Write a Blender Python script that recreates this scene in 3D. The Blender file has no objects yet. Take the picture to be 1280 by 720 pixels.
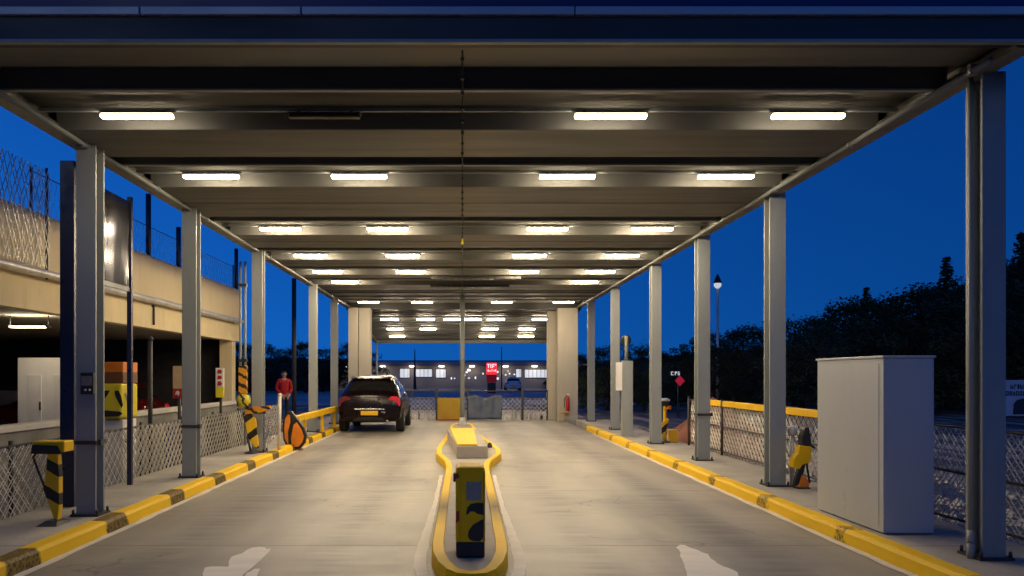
import bpy, bmesh, math, random
from mathutils import Vector, Matrix
R = math.radians
scene = bpy.context.scene
col = scene.collection
random.seed(7)

# ------------------------------------------------------------------ materials
def nmat(name):
    m = bpy.data.materials.new(name); m.use_nodes = True
    nt = m.node_tree; nt.nodes.clear()
    out = nt.nodes.new('ShaderNodeOutputMaterial')
    b = nt.nodes.new('ShaderNodeBsdfPrincipled')
    nt.links.new(b.outputs[0], out.inputs[0])
    return m, nt, b
def node(nt, t, **kw):
    n = nt.nodes.new(t)
    for k, v in kw.items(): setattr(n, k, v)
    return n
def math_n(nt, op, a, b=None, c=None):
    n = nt.nodes.new('ShaderNodeMath'); n.operation = op
    for i, v in enumerate((a, b, c)):
        if v is None: continue
        if isinstance(v, (int, float)): n.inputs[i].default_value = v
        else: nt.links.new(v, n.inputs[i])
    return n.outputs[0]
def mixc(nt, f, a, b, mode='MIX'):
    n = nt.nodes.new('ShaderNodeMix'); n.data_type = 'RGBA'; n.blend_type = mode
    for s, v in ((0, f), (6, a), (7, b)):
        if isinstance(v, (int, float)): n.inputs[s].default_value = v
        elif isinstance(v, tuple): n.inputs[s].default_value = (*v[:3], 1)
        else: nt.links.new(v, n.inputs[s])
    return n.outputs[2]
def coords(nt, scale=(1, 1, 1), rnd=False):
    tc = node(nt, 'ShaderNodeTexCoord')
    mp = node(nt, 'ShaderNodeMapping'); mp.inputs['Scale'].default_value = scale
    nt.links.new(tc.outputs['Object'], mp.inputs[0])
    return mp.outputs[0], tc.outputs['Object']
def noise(nt, vec, scale, detail=4, rough=.6, rnd=False):
    n = node(nt, 'ShaderNodeTexNoise'); n.noise_dimensions = '4D' if rnd else '3D'
    n.inputs['Scale'].default_value = scale; n.inputs['Detail'].default_value = detail
    n.inputs['Roughness'].default_value = rough
    nt.links.new(vec, n.inputs['Vector'])
    if rnd:
        oi = node(nt, 'ShaderNodeObjectInfo')
        nt.links.new(math_n(nt, 'MULTIPLY', oi.outputs['Random'], 40), n.inputs['W'])
    return n.outputs[0]
def ramp(nt, f, a, b, lo=0., hi=1.):
    n = node(nt, 'ShaderNodeMapRange'); n.clamp = True
    n.inputs[1].default_value = a; n.inputs[2].default_value = b
    n.inputs[3].default_value = lo; n.inputs[4].default_value = hi
    nt.links.new(f, n.inputs[0]); return n.outputs[0]
def bump(nt, b, h, strength=.2, dist=.01):
    n = node(nt, 'ShaderNodeBump'); n.inputs['Strength'].default_value = strength
    n.inputs['Distance'].default_value = dist
    nt.links.new(h, n.inputs['Height']); nt.links.new(n.outputs[0], b.inputs['Normal'])

def pmat(name, c, rough=.6, metal=0., var=.25, scale=2.5, dirt=.35, stretch=(1, 1, 1), bmp=.15, spec=.5, dirtcol=None):
    """weathered paint / metal / plastic: tone variation, grime blotches, uneven gloss, fine bump"""
    m, nt, b = nmat(name)
    v, _ = coords(nt, stretch)
    n1 = noise(nt, v, scale, 5, .6, True)
    n2 = noise(nt, v, scale * 5.3, 6, .65, True)
    base = mixc(nt, ramp(nt, n1, .3, .7), tuple(x * (1 - var) for x in c), tuple(min(1, x * (1 + var)) for x in c))
    dc = dirtcol or tuple(x * .35 for x in c)
    base = mixc(nt, ramp(nt, n2, .56, .78, 0, dirt), base, dc)
    nt.links.new(base, b.inputs['Base Color'])
    nt.links.new(ramp(nt, n2, .3, .75, max(.05, rough - .12), min(1, rough + .15)), b.inputs['Roughness'])
    b.inputs['Metallic'].default_value = metal
    b.inputs['Specular IOR Level'].default_value = spec
    bump(nt, b, n2, bmp, .004)
    return m
def emat(name, c, s, base=(.8, .8, .8)):
    m, nt, b = nmat(name)
    b.inputs['Base Color'].default_value = (*base, 1)
    b.inputs['Emission Color'].default_value = (*c, 1)
    b.inputs['Emission Strength'].default_value = s
    b.inputs['Roughness'].default_value = .4
    v, _ = coords(nt); n = noise(nt, v, 9, 2)
    nt.links.new(ramp(nt, n, .3, .7, .3, .5), b.inputs['Roughness'])
    return m
def stripes(name, c1, c2, dirv, freq, duty=.5, phase=0., rough=.5, wob=.03, dirt=.45):
    """painted diagonal hazard stripes, scuffed"""
    m, nt, b = nmat(name)
    v, o = coords(nt)
    d = node(nt, 'ShaderNodeVectorMath', operation='DOT_PRODUCT')
    nt.links.new(o, d.inputs[0]); d.inputs[1].default_value = dirv
    nz = noise(nt, v, 7, 4); n2 = noise(nt, v, 22, 6, .7)
    t = math_n(nt, 'ADD', math_n(nt, 'MULTIPLY', d.outputs['Value'], freq), math_n(nt, 'ADD', phase, math_n(nt, 'MULTIPLY', nz, wob * freq)))
    s = math_n(nt, 'LESS_THAN', math_n(nt, 'FRACT', t), duty)
    base = mixc(nt, s, c1, c2)
    base = mixc(nt, ramp(nt, n2, .55, .75, 0, dirt), base, (.10, .075, .05))
    nt.links.new(base, b.inputs['Base Color'])
    nt.links.new(ramp(nt, n2, .3, .7, rough - .15, rough + .2), b.inputs['Roughness'])
    bump(nt, b, n2, .15, .003)
    return m

M = {}
YEL = (.86, .52, .005)
BLK = (.012, .011, .010)
M['steel'] = pmat('grey_painted_steel', (.285, .31, .305), .45, .0, .12, 1.2, .22, (1, 1, .25))
M['beam'] = pmat('grey_beam_paint', (.19, .185, .17), .5, .0, .14, .8, .25, (.15, 1, 1))
M['pan'] = pmat('galvanised_ceiling', (.148, .148, .141), .48, .25, .16, .7, .25, (.12, 1.5, 1), bmp=.03)
M['deckroof'] = pmat('roof_sheet', (.125, .122, .113), .6, .1, .14, .8, .2, (.12, 1.5, 1), bmp=.03)
M['fascia'] = pmat('navy_fascia', (.012, .014, .10), .4, .0, .12, .5, .1, (.2, 1, 1))
M['darkbeam'] = pmat('dark_front_beam', (.026, .028, .028), .5, .0, .2, .6, .3, (.2, 1, 1))
M['purlin'] = pmat('unlit_purlin_tone', (.12, .124, .12), .5, .0, .2, .6, .3, (.2, 1, 1), bmp=.05)
M['trim'] = pmat('pale_trim', (.42, .44, .46), .4, .3, .08, .6, .15, (.2, 1, 1))
M['navy'] = pmat('navy_post_paint', (.014, .02, .06), .35, .0, .2, 2, .1)
M['black'] = pmat('black_plastic', (.014, .013, .013), .45, 0, .3, 6, .2, dirtcol=(.06, .05, .04))
M['rubber'] = pmat('tyre_rubber', (.015, .015, .015), .8, 0, .3, 10, .2)
M['galv'] = pmat('galvanised_wire', (.66, .64, .58), .4, .2, .2, 5, .3)
M['chrome'] = pmat('bright_wire', (.62, .61, .58), .25, .9, .2, 9, .3)
M['darksteel'] = pmat('dark_steel', (.05, .05, .048), .5, .3, .2, 5, .3)
M['concrete'] = pmat('concrete', (.40, .37, .32), .85, 0, .14, 1.5, .3, bmp=.3)
M['pier'] = pmat('pier_concrete', (.45, .41, .34), .8, 0, .10, 1.2, .25, (1, 1, .2), bmp=.25)
M['beige'] = pmat('beige_render', (.80, .67, .40), .85, 0, .14, .9, .65, (1, 1, .22), bmp=.3, dirtcol=(.42, .34, .20))
M['whitewall'] = pmat('pale_barrier', (.55, .52, .46), .8, 0, .15, 1.4, .4, bmp=.3)
M['cabinet'] = pmat('grey_cabinet_paint', (.45, .48, .515), .38, .0, .05, .7, .12, (1, 1, .3), bmp=.05)
M['cabwhite'] = pmat('white_cabinet_paint', (.82, .80, .76), .4, .0, .07, .9, .15, (1, 1, .3), bmp=.05)
M['yellow'] = pmat('yellow_paint', YEL, .5, 0, .08, 3, .25, spec=.2, dirtcol=(.35, .2, .01))
M['amber'] = pmat('amber_panel', (.70, .40, .010), .4, 0, .15, 4, .25)
M['orange'] = pmat('orange_paint', (.75, .22, .01), .45, 0, .15, 4, .35)
M['brown'] = pmat('brown_band', (.17, .07, .02), .5, 0, .2, 4, .3)
M['lime'] = pmat('lime_yellow', (.75, .62, .02), .42, 0, .1, 4, .2)
M['red'] = pmat('red_paint', (.42, .02, .015), .4, 0, .15, 4, .3)
M['redjacket'] = pmat('red_fabric', (.45, .012, .018), .85, 0, .2, 9, .15)
M['trousers'] = pmat('dark_fabric', (.02, .022, .03), .9, 0, .2, 9, .15)
M['skin'] = pmat('skin', (.48, .27, .19), .55, 0, .06, 12, .05)
M['hair'] = pmat('dark_hair', (.03, .024, .02), .6, 0, .3, 20, .2)
M['blue'] = pmat('blue_plastic', (.02, .06, .20), .4, 0, .2, 3, .25)
M['tarp'] = pmat('blue_grey_tarp', (.08, .10, .145), .5, 0, .35, 2.5, .3, bmp=.4)
M['signbeige'] = pmat('beige_sign', (.55, .40, .22), .5, 0, .12, 5, .3)
M['white'] = pmat('white_paint', (.75, .73, .70), .5, 0, .06, 5, .15)
M['boardblue'] = pmat('pale_blue_board', (.30, .42, .62), .5, 0, .12, 3, .2)
M['ink'] = pmat('dark_lettering', (.015, .018, .03), .5, 0, .2, 5, .1)
M['rust'] = pmat('red_brown_earth', (.21, .075, .04), .9, 0, .35, 1.6, .5, bmp=.8)
M['bark'] = pmat('bark', (.05, .035, .025), .9, 0, .3, 6, .4, (1, 1, .3), bmp=.6)
M['paintline'] = pmat('worn_white_road_paint', (.80, .76, .69), .7, 0, .10, 2.2, .35, (.7, 3, 1), dirtcol=(.33, .29, .24), bmp=.3)
M['fadedline'] = pmat('faded_road_paint', (.66, .62, .54), .7, 0, .12, 2.2, .5, (.7, 3, 1), dirtcol=(.36, .32, .26), bmp=.3)
M['bldg'] = pmat('far_building_wall', (.40, .34, .30), .8, 0, .15, .12, .3)
M['bldgroof'] = pmat('far_building_roof', (.36, .27, .23), .8, 0, .15, .12, .3)
M['darkwall'] = pmat('shade_dark_wall', (.022, .02, .02), .8, 0, .3, 1.0, .4)  # near-black colour stands in for the shade under the deck
M['stone'] = pmat('pale_stone', (.60, .53, .42), .9, 0, .4, 1.5, .4)
M['hill'] = pmat('dark_hillside', (.02, .028, .014), .95, 0, .4, .15, .5)
M['stripeA'] = stripes('hazard_stripes', YEL, BLK, (.6, 0, 1), 3.6, .42, .1)
M['stripeB'] = stripes('hazard_stripes_wide', YEL, BLK, (-.75, 0, 1), 2.6, .38, .25, wob=.08)
M['stripeC'] = stripes('hazard_stripes_dense', (.70, .30, .012), (.03, .022, .015), (.5, .4, 1), 5.5, .36, .1, wob=.16)
M['plate'] = pmat('yellow_number_plate', (.80, .46, .01), .4, 0, .04, 4, .05)
M['lens'] = pmat('red_lens', (.65, .03, .05), .12, 0, .1, 8, .05, bmp=0)
M['lensdim'] = pmat('shaded_red_lens', (.14, .012, .014), .15, 0, .1, 8, .05, bmp=0)

def lampmat():
    return emat('lamp_diffuser', (1., .80, .53), 51.0, (.9, .88, .82))
M['lamp'] = lampmat()
M['lampfront'] = emat('weaker_lamp_diffuser', (1., .82, .58), 11.0, (.9, .88, .82))
M['lampmid'] = emat('older_lamp_diffuser', (1., .81, .55), 27.0, (.9, .88, .82))
M['lampoff'] = pmat('unlit_lamp', (.03, .028, .024), .4, 0, .1, 3, .1)
M['decklamp'] = emat('deck_lamp', (1., .83, .58), 7.0)
M['redsign'] = emat('red_lit_sign', (1., .02, .03), .30, (.5, .02, .02))
M['pinkglyph'] = emat('lit_letters', (1., .55, .55), .35)
M['winlit'] = emat('lit_window', (.90, .95, 1.), .12)
M['eavefill'] = emat('added_facade_fill', (1., .88, .72), 5.0)
M['lampcap'] = pmat('white_lens', (.7, .7, .68), .3, 0, .05, 5, .1)

def carpaint(name, c):
    m, nt, b = nmat(name)
    v, _ = coords(nt); n = noise(nt, v, 60, 3); n2 = noise(nt, v, 3, 4)
    nt.links.new(mixc(nt, ramp(nt, n, .35, .65), tuple(x * .8 for x in c), tuple(x * 1.25 for x in c)), b.inputs['Base Color'])
    nt.links.new(ramp(nt, n2, .3, .7, .18, .32), b.inputs['Roughness'])
    b.inputs['Metallic'].default_value = .0; b.inputs['Coat Weight'].default_value = .12; b.inputs['Specular IOR Level'].default_value = .22; b.inputs['Coat Roughness'].default_value = .06
    return m
M['maroon'] = carpaint('maroon_car_paint', (.006, .0022, .003))
M['redcar'] = carpaint('red_car_paint', (.07, .004, .005))
M['whitecar'] = carpaint('white_car_paint', (.7, .7, .7))
def glassy(name, c, r=.06):
    m, nt, b = nmat(name)
    v, _ = coords(nt); n = noise(nt, v, 4, 3)
    b.inputs['Base Color'].default_value = (*c, 1); b.inputs['Coat Weight'].default_value = .6
    nt.links.new(ramp(nt, n, .3, .7, r * .7, r * 1.6), b.inputs['Roughness']); return m
M['carglass'] = glassy('tinted_glass', (.010, .010, .011))
def mirror_panel():
    m, nt, b = nmat('polished_panel')
    v, _ = coords(nt, (1, 1, .15)); n = noise(nt, v, 6, 4)
    b.inputs['Base Color'].default_value = (.20, .20, .23, 1); b.inputs['Metallic'].default_value = .95
    nt.links.new(ramp(nt, n, .3, .7, .09, .19), b.inputs['Roughness'])
    bump(nt, b, n, .03, .002); return m
M['panel'] = mirror_panel()

def road_mat():
    m, nt, b = nmat('concrete_road')
    v, o = coords(nt, (.5, 5.5, 1)); v2, _ = coords(nt, (1, .18, 1)); v3, _ = coords(nt)
    streak = noise(nt, v, 1.3, 5, .62); lanes = noise(nt, v2, .9, 3, .5); fine = noise(nt, v3, 45, 6, .7); blot = noise(nt, v3, .55, 4, .55)
    base = mixc(nt, ramp(nt, streak, .3, .7), (.31, .282, .228), (.48, .435, .35))
    base = mixc(nt, ramp(nt, lanes, .40, .64, 0, .75), base, (.185, .17, .142))
    base = mixc(nt, ramp(nt, blot, .48, .68, 0, .6), base, (.165, .15, .125))
    base = mixc(nt, ramp(nt, fine, .4, .75, 0, .28), base, (.13, .12, .10))
    sp = node(nt, 'ShaderNodeSeparateXYZ'); nt.links.new(o, sp.inputs[0])
    # rubber darkening down the middle of both lanes
    ax = math_n(nt, 'ABSOLUTE', math_n(nt, 'SUBTRACT', math_n(nt, 'ABSOLUTE', sp.outputs[0]), 1.9))
    wheel = math_n(nt, 'ABSOLUTE', math_n(nt, 'SUBTRACT', ax, .75))
    base = mixc(nt, math_n(nt, 'MULTIPLY', ramp(nt, wheel, .05, .42, .62, 0), ramp(nt, streak, .25, .6)), base, (.12, .11, .095))
    # slab joints
    t = math_n(nt, 'MULTIPLY', math_n(nt, 'ABSOLUTE', math_n(nt, 'SUBTRACT', math_n(nt, 'FRACT', math_n(nt, 'ADD', math_n(nt, 'DIVIDE', math_n(nt, 'SUBTRACT', sp.outputs[1], 7.55), 3.62), 20.5)), .5)), 3.62)
    tw = math_n(nt, 'ADD', t, math_n(nt, 'MULTIPLY', math_n(nt, 'SUBTRACT', fine, .5), .02))
    j = ramp(nt, tw, .008, .022, 1, 0)
    base = mixc(nt, math_n(nt, 'MULTIPLY', j, ramp(nt, lanes, .3, .6, .9, .35)), base, (.07, .06, .048))
    vor = node(nt, 'ShaderNodeTexVoronoi'); vor.feature = 'DISTANCE_TO_EDGE'; vor.inputs['Scale'].default_value = .33
    dv = node(nt, 'ShaderNodeVectorMath', operation='ADD'); nt.links.new(v3, dv.inputs[0])
    nz3 = node(nt, 'ShaderNodeTexNoise'); nz3.inputs['Scale'].default_value = 1.7; nz3.inputs['Detail'].default_value = 6; nt.links.new(v3, nz3.inputs['Vector']); nt.links.new(nz3.outputs[1], dv.inputs[1])
    nt.links.new(dv.outputs[0], vor.inputs['Vector'])
    crack = math_n(nt, 'MULTIPLY', ramp(nt, vor.outputs[0], .002, .006, 1, 0), ramp(nt, blot, .50, .56))
    base = mixc(nt, math_n(nt, 'MULTIPLY', crack, .6), base, (.09, .08, .065))
    vs_ = node(nt, 'ShaderNodeTexVoronoi'); vs_.inputs['Scale'].default_value = 1.15; nt.links.new(v3, vs_.inputs['Vector'])
    spot = math_n(nt, 'MULTIPLY', ramp(nt, math_n(nt, 'ADD', vs_.outputs[0], math_n(nt, 'MULTIPLY', fine, .12)), .10, .20, 1, 0), ramp(nt, lanes, .45, .6, 0, .5))
    base = mixc(nt, spot, base, (.075, .068, .058))
    nt.links.new(base, b.inputs['Base Color'])
    nt.links.new(ramp(nt, streak, .3, .7, .40, .60), b.inputs['Roughness'])
    b.inputs['Specular IOR Level'].default_value = .5
    bump(nt, b, math_n(nt, 'SUBTRACT', fine, j), .22, .006); return m
M['road'] = road_mat()
def walk_mat():
    m, nt, b = nmat('pavement_concrete')
    v3, o = coords(nt); fine = noise(nt, v3, 38, 6, .7); blot = noise(nt, v3, 1.1, 5, .6)
    base = mixc(nt, ramp(nt, blot, .32, .7), (.30, .28, .245), (.46, .43, .37))
    base = mixc(nt, ramp(nt, fine, .45, .78, 0, .4), base, (.17, .15, .13))
    sp = node(nt, 'ShaderNodeSeparateXYZ'); nt.links.new(o, sp.inputs[0])
    t = math_n(nt, 'MULTIPLY', math_n(nt, 'ABSOLUTE', math_n(nt, 'SUBTRACT', math_n(nt, 'FRACT', math_n(nt, 'ADD', math_n(nt, 'DIVIDE', sp.outputs[1], 2.1), 20.2)), .5)), 2.1)
    j = ramp(nt, t, .006, .016, 1, 0)
    base = mixc(nt, math_n(nt, 'MULTIPLY', j, .8), base, (.10, .09, .075))
    nt.links.new(base, b.inputs['Base Color']); b.inputs['Roughness'].default_value = .8
    bump(nt, b, math_n(nt, 'SUBTRACT', fine, j), .25, .006); return m
M['walk'] = walk_mat()
def ground_mat():
    m, nt, b = nmat('outer_asphalt')
    v, o = coords(nt, (1.6, .28, 1)); v3, _ = coords(nt)
    band = noise(nt, v, .8, 6, .6); fine = noise(nt, v3, 9, 6, .75)
    base = mixc(nt, ramp(nt, fine, .35, .7), (.05, .046, .04), (.11, .10, .085))
    base = mixc(nt, math_n(nt, 'MULTIPLY', ramp(nt, band, .50, .60), ramp(nt, fine, .38, .6, .25, .95)), base, (.60, .52, .41))
    nt.links.new(base, b.inputs['Base Color'])
    nt.links.new(ramp(nt, band, .35, .65, .45, .85), b.inputs['Roughness'])
    bump(nt, b, fine, .5, .03); return m
M['ground'] = ground_mat()
def kerb_mat(name, offs, period, duty, amt):
    m, nt, b = nmat(name)
    v3, o = coords(nt); nz = noise(nt, v3, 5.5, 6, .7); fine = noise(nt, v3, 26, 6, .7)
    sp = node(nt, 'ShaderNodeSeparateXYZ'); nt.links.new(o, sp.inputs[0])
    base = mixc(nt, ramp(nt, nz, .35, .7), (.90, .53, .003), (.84, .55, .008))
    base = mixc(nt, ramp(nt, fine, .60, .76, 0, .55), base, (.40, .26, .06))
    t = math_n(nt, 'ABSOLUTE', math_n(nt, 'SUBTRACT', math_n(nt, 'FRACT', math_n(nt, 'ADD', math_n(nt, 'DIVIDE', math_n(nt, 'SUBTRACT', sp.outputs[1], offs), period), 20.5)), .5))
    tt = math_n(nt, 'ADD', t, math_n(nt, 'MULTIPLY', math_n(nt, 'SUBTRACT', nz, .5), amt))
    blk = ramp(nt, tt, duty, duty + .02, 1, 0)
    worn = math_n(nt, 'MULTIPLY', blk, ramp(nt, fine, .40, .56, 1, .25 if amt > .2 else .75))
    base = mixc(nt, worn, base, (.024, .02, .017))
    nt.links.new(base, b.inputs['Base Color'])
    nt.links.new(ramp(nt, fine, .3, .7, .45, .7), b.inputs['Roughness']); b.inputs['Specular IOR Level'].default_value = .2
    bump(nt, b, fine, .3, .006); return m
M['kerbL'] = kerb_mat('kerb_paint_long_patches', 8.35, 1.78, .13, .10)
M['kerbR'] = kerb_mat('kerb_paint_chipped', 9.75, 2.0, .05, .30)
M['islekerb'] = kerb_mat('island_kerb_paint', 3.0, 60, .0, .0)
def leaf_mat(name, c):
    m, nt, b = nmat(name)
    v, _ = coords(nt); n = noise(nt, v, 1.3, 4, .6, True)
    nt.links.new(mixc(nt, ramp(nt, n, .3, .7), tuple(x * .5 for x in c), tuple(x * 1.5 for x in c)), b.inputs['Base Color'])
    b.inputs['Roughness'].default_value = .7; b.inputs['Specular IOR Level'].default_value = .2; return m
M['leaf'] = leaf_mat('dark_leaves', (.042, .06, .026)); M['needle'] = leaf_mat('dark_needles', (.028, .045, .026))

# ------------------------------------------------------------------ geometry helpers
class MB:
    def __init__(s): s.v = []; s.f = []; s.sm = []
    def add(s, vs, fs, smooth=False):
        o = len(s.v); s.v += [tuple(p) for p in vs]
        for f in fs: s.f.append(tuple(i + o for i in f)); s.sm.append(smooth)
        return s
    def box(s, x0, x1, y0, y1, z0, z1):
        if x0 > x1: x0, x1 = x1, x0
        return s.add([(x0, y0, z0), (x1, y0, z0), (x1, y1, z0), (x0, y1, z0), (x0, y0, z1), (x1, y0, z1), (x1, y1, z1), (x0, y1, z1)],
                     [(0, 3, 2, 1), (4, 5, 6, 7), (0, 1, 5, 4), (1, 2, 6, 5), (2, 3, 7, 6), (3, 0, 4, 7)])
    def hexa(s, b4, t4):
        return s.add(list(b4) + list(t4), [(0, 3, 2, 1), (4, 5, 6, 7), (0, 1, 5, 4), (1, 2, 6, 5), (2, 3, 7, 6), (3, 0, 4, 7)])
    def tube(s, p0, p1, r, n=8, r2=None, caps=True):
        p0, p1 = Vector(p0), Vector(p1); d = (p1 - p0)
        if d.length < 1e-6: return s
        d.normalize(); a = d.orthogonal().normalized(); b = d.cross(a)
        r2 = r if r2 is None else r2; vs = []
        for p, rr in ((p0, r), (p1, r2)):
            for i in range(n):
                t = 2 * math.pi * i / n; vs.append(p + (a * math.cos(t) + b * math.sin(t)) * rr)
        fs = [(i, (i + 1) % n, n + (i + 1) % n, n + i) for i in range(n)]
        if caps: fs += [tuple(range(n))[::-1], tuple(range(n, 2 * n))]
        return s.add(vs, fs, n > 5)
    def path(s, pts, r, n=6):
        for a, b in zip(pts[:-1], pts[1:]): s.tube(a, b, r, n)
        return s
    def lathe(s, prof, c, n=24, axis='Z'):
        vs = []
        for (r, h) in prof:
            for i in range(n):
                t = 2 * math.pi * i / n; x, y = r * math.cos(t), r * math.sin(t)
                p = (x, y, h) if axis == 'Z' else ((h, x, y) if axis == 'X' else (x, h, y))
                vs.append((c[0] + p[0], c[1] + p[1], c[2] + p[2]))
        fs = []
        for k in range(len(prof) - 1):
            for i in range(n):
                j = (i + 1) % n; fs.append((k * n + i, k * n + j, (k + 1) * n + j, (k + 1) * n + i))
        fs.append(tuple(range(n))[::-1]); fs.append(tuple(range((len(prof) - 1) * n, len(prof) * n)))
        return s.add(vs, fs, True)
    def prism_xz(s, pts, y0, y1):
        n = len(pts); vs = [(x, y0, z) for x, z in pts] + [(x, y1, z) for x, z in pts]
        return s.add(vs, [tuple(range(n)), tuple(range(n, 2 * n))[::-1]] + [(i, i + n, (i + 1) % n + n, (i + 1) % n) for i in range(n)])
    def prism_xy(s, pts, z0, z1):
        n = len(pts); vs = [(x, y, z0) for x, y in pts] + [(x, y, z1) for x, y in pts]
        return s.add(vs, [tuple(range(n))[::-1], tuple(range(n, 2 * n))] + [(i, (i + 1) % n, (i + 1) % n + n, i + n) for i in range(n)])
    def build(s, name, mat, parent=None, bevel=0., origin=None, fix=True, seg=2):
        o0 = Vector(origin) if origin is not None else (Vector(parent['_o']) if parent is not None else Vector((0, 0, 0)))
        me = bpy.data.meshes.new(name)
        me.from_pydata([tuple(Vector(p) - o0) for p in s.v], [], s.f)
        if fix:
            bm = bmesh.new(); bm.from_mesh(me)
            bmesh.ops.recalc_face_normals(bm, faces=bm.faces); bm.to_mesh(me); bm.free()
        for p, q in zip(me.polygons, s.sm): p.use_smooth = q
        me.materials.append(mat)
        ob = bpy.data.objects.new(name, me); col.objects.link(ob)
        if parent is not None: ob.parent = parent; ob['_o'] = tuple(o0)
        else: ob.location = o0; ob['_o'] = tuple(o0)
        if bevel > 0:
            bv = ob.modifiers.new('bevel', 'BEVEL'); bv.width = bevel; bv.segments = seg; bv.limit_method = 'ANGLE'; bv.angle_limit = R(40)
        return ob
def tag(o, label, cat, group=None, kind=None):
    if label: o['label'] = label
    if cat: o['category'] = cat
    if group: o['group'] = group
    if kind: o['kind'] = kind
    return o
def thing(name, label, cat, loc, group=None):
    e = bpy.data.objects.new(name, None); col.objects.link(e); e.location = loc; e['_o'] = tuple(loc)
    e.empty_display_size = .3
    return tag(e, label, cat, group)
def struct(o):
    o['kind'] = 'structure'; return o
def copy_tree(o, loc=None, label=None, swap=None):
    c = o.copy(); col.objects.link(c)
    if loc is not None: c.location = loc
    if label: c['label'] = label
    for ch in list(o.children):
        k = ch.copy(); col.objects.link(k); k.parent = c
        if swap and ch.data and ch.data.materials and ch.data.materials[0] in swap:
            k.material_slots[0].link = 'OBJECT'; k.material_slots[0].material = swap[ch.data.materials[0]]
        for g in ch.children:
            q = g.copy(); col.objects.link(q); q.parent = k
    return c
def at(px, D, py=None, z=None):
    """a picture column at a distance -> a place in the world"""
    return ((px - 578) / 1000 * D, D, 1.6 - (py - 470) / 1000 * D if py is not None else z)
def X(px, D): return (px - 578) / 1000 * D
def Z(py, D): return 1.6 - (py - 470) / 1000 * D

# ------------------------------------------------------------------ ground, road, pavements, kerbs
g = MB(); g.add([(-400, -150, -.15), (400, -150, -.15), (400, 600, -.15), (-400, 600, -.15)], [(0, 1, 2, 3)])
struct(g.build('ground', M['ground']))
struct(MB().box(-3.60, 3.655, -8, 48, -.3, 0).build('road', M['road']))
struct(MB().box(-4.74, -3.772, -8, 31, -.3, .128).build('pavement', M['walk'], bevel=.01))
struct(MB().box(3.828, 4.90, -8, 27, -.3, .128).build('pavement', M['walk'], bevel=.01))
def kerb(x0, x1, y0, y1, mat):
    m = MB(); n = 60
    xs_in = x1 if x0 < 0 else x0      # the road-side edge
    rnd = random.Random(3)
    prev = None; L = (y1 - y0) / n
    vs = []; fs = []
    for i in range(n + 1):
        y = y0 + L * i; w = rnd.uniform(-.004, .004); h = .134 + rnd.uniform(-.004, .003)
        sgn = 1 if x0 < 0 else -1
        pts = [(xs_in + w, y, -.2), (xs_in + w, y, .0), (xs_in - sgn * .012 + w, y, .10), (xs_in - sgn * .03 + w, y, h - .006), (xs_in - sgn * .05 + w, y, h),
               ((x0 if x0 < 0 else x1), y, h), ((x0 if x0 < 0 else x1), y, -.2)]
        vs += pts
    k = 7
    for i in range(n):
        for j in range(k - 1): fs.append((i * k + j, i * k + j + 1, (i + 1) * k + j + 1, (i + 1) * k + j))
    fs.append(tuple(range(k))); fs.append(tuple(range(n * k, n * k + k)))
    m.add(vs, fs); return struct(m.build('kerb', mat))
kerb(-3.770, -3.597, -8, 24.2, M['kerbL'])
kerb(3.652, 3.826, -8, 23.8, M['kerbR'])
# worn white edge line beside both kerbs and the ragged arrow tips
def sheet(pts, name, mat, z=.004):
    m = MB(); m.add([(x, y, z) for x, y in pts], [tuple(range(len(pts)))])
    return struct(m.build(name, mat))
def ragged(pts, amp, step, rnd):
    out = []
    n = len(pts)
    for i in range(n):
        a, b = Vector(pts[i]), Vector(pts[(i + 1) % n]); L = (b - a).length; k = max(1, int(L / step))
        nrm = Vector((-(b - a).y, (b - a).x)).normalized() if L > 0 else Vector((0, 0))
        for j in range(k):
            q = a.lerp(b, j / k)
            if j: q = q + nrm * rnd.uniform(-amp, amp)
            out.append((q.x, q.y))
    return out
rr = random.Random(11)
def gp(px, py): D = 1600 / (py - 470); return (X(px, D), D)
sheet(ragged([(-3.585, -2), (-3.50, -2), (-3.50, 23), (-3.585, 23)], .012, .25, rr), 'road_edge_line', M['fadedline'])
sheet(ragged([(3.56, -2), (3.64, -2), (3.64, 22), (3.56, 22)], .012, .25, rr), 'road_edge_line', M['fadedline'])
arrA = [gp(339, 685.5), gp(336, 691), gp(331, 696), gp(322, 704), gp(314, 711), gp(306, 717), gp(302, 723), (-1.72, 5.6), (-1.62, 4.9), (-1.66, 3.4), (-1.98, 3.4), (-1.96, 5.0), gp(254, 730), gp(253, 718), gp(256, 710), gp(264, 708.5), gp(276, 708.5), gp(285, 709), gp(286, 702), gp(290, 696), gp(297, 693.5), gp(303, 692), gp(308, 688), gp(315, 685), gp(324, 684), gp(331, 684.5), gp(334, 687)]
sheet(ragged(arrA, .006, .06, rr), 'road_arrow_marking', M['paintline'])
arrA2 = [gp(325, 711.5), gp(318, 711.5), gp(308, 717), gp(304, 726), gp(318, 727), gp(322, 719)]
sheet(ragged(arrA2, .005, .05, rr), 'road_arrow_marking', M['paintline'])
arrB = [gp(845, 685), gp(849, 688), gp(851, 697), gp(855, 705), gp(858, 714), gp(860, 722), (1.70, 5.6), (1.72, 4.6), (1.74, 3.4), (2.08, 3.4), (2.06, 5.2), gp(925, 727), gp(922, 716), gp(912, 711), gp(903, 708), gp(896, 704), gp(889, 699), gp(885, 693), gp(878, 691), gp(872, 688), gp(863, 685), gp(855, 681.5), gp(850, 681.5)]
sheet(ragged(arrB, .006, .06, rr), 'road_arrow_marking', M['paintline'])

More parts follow.
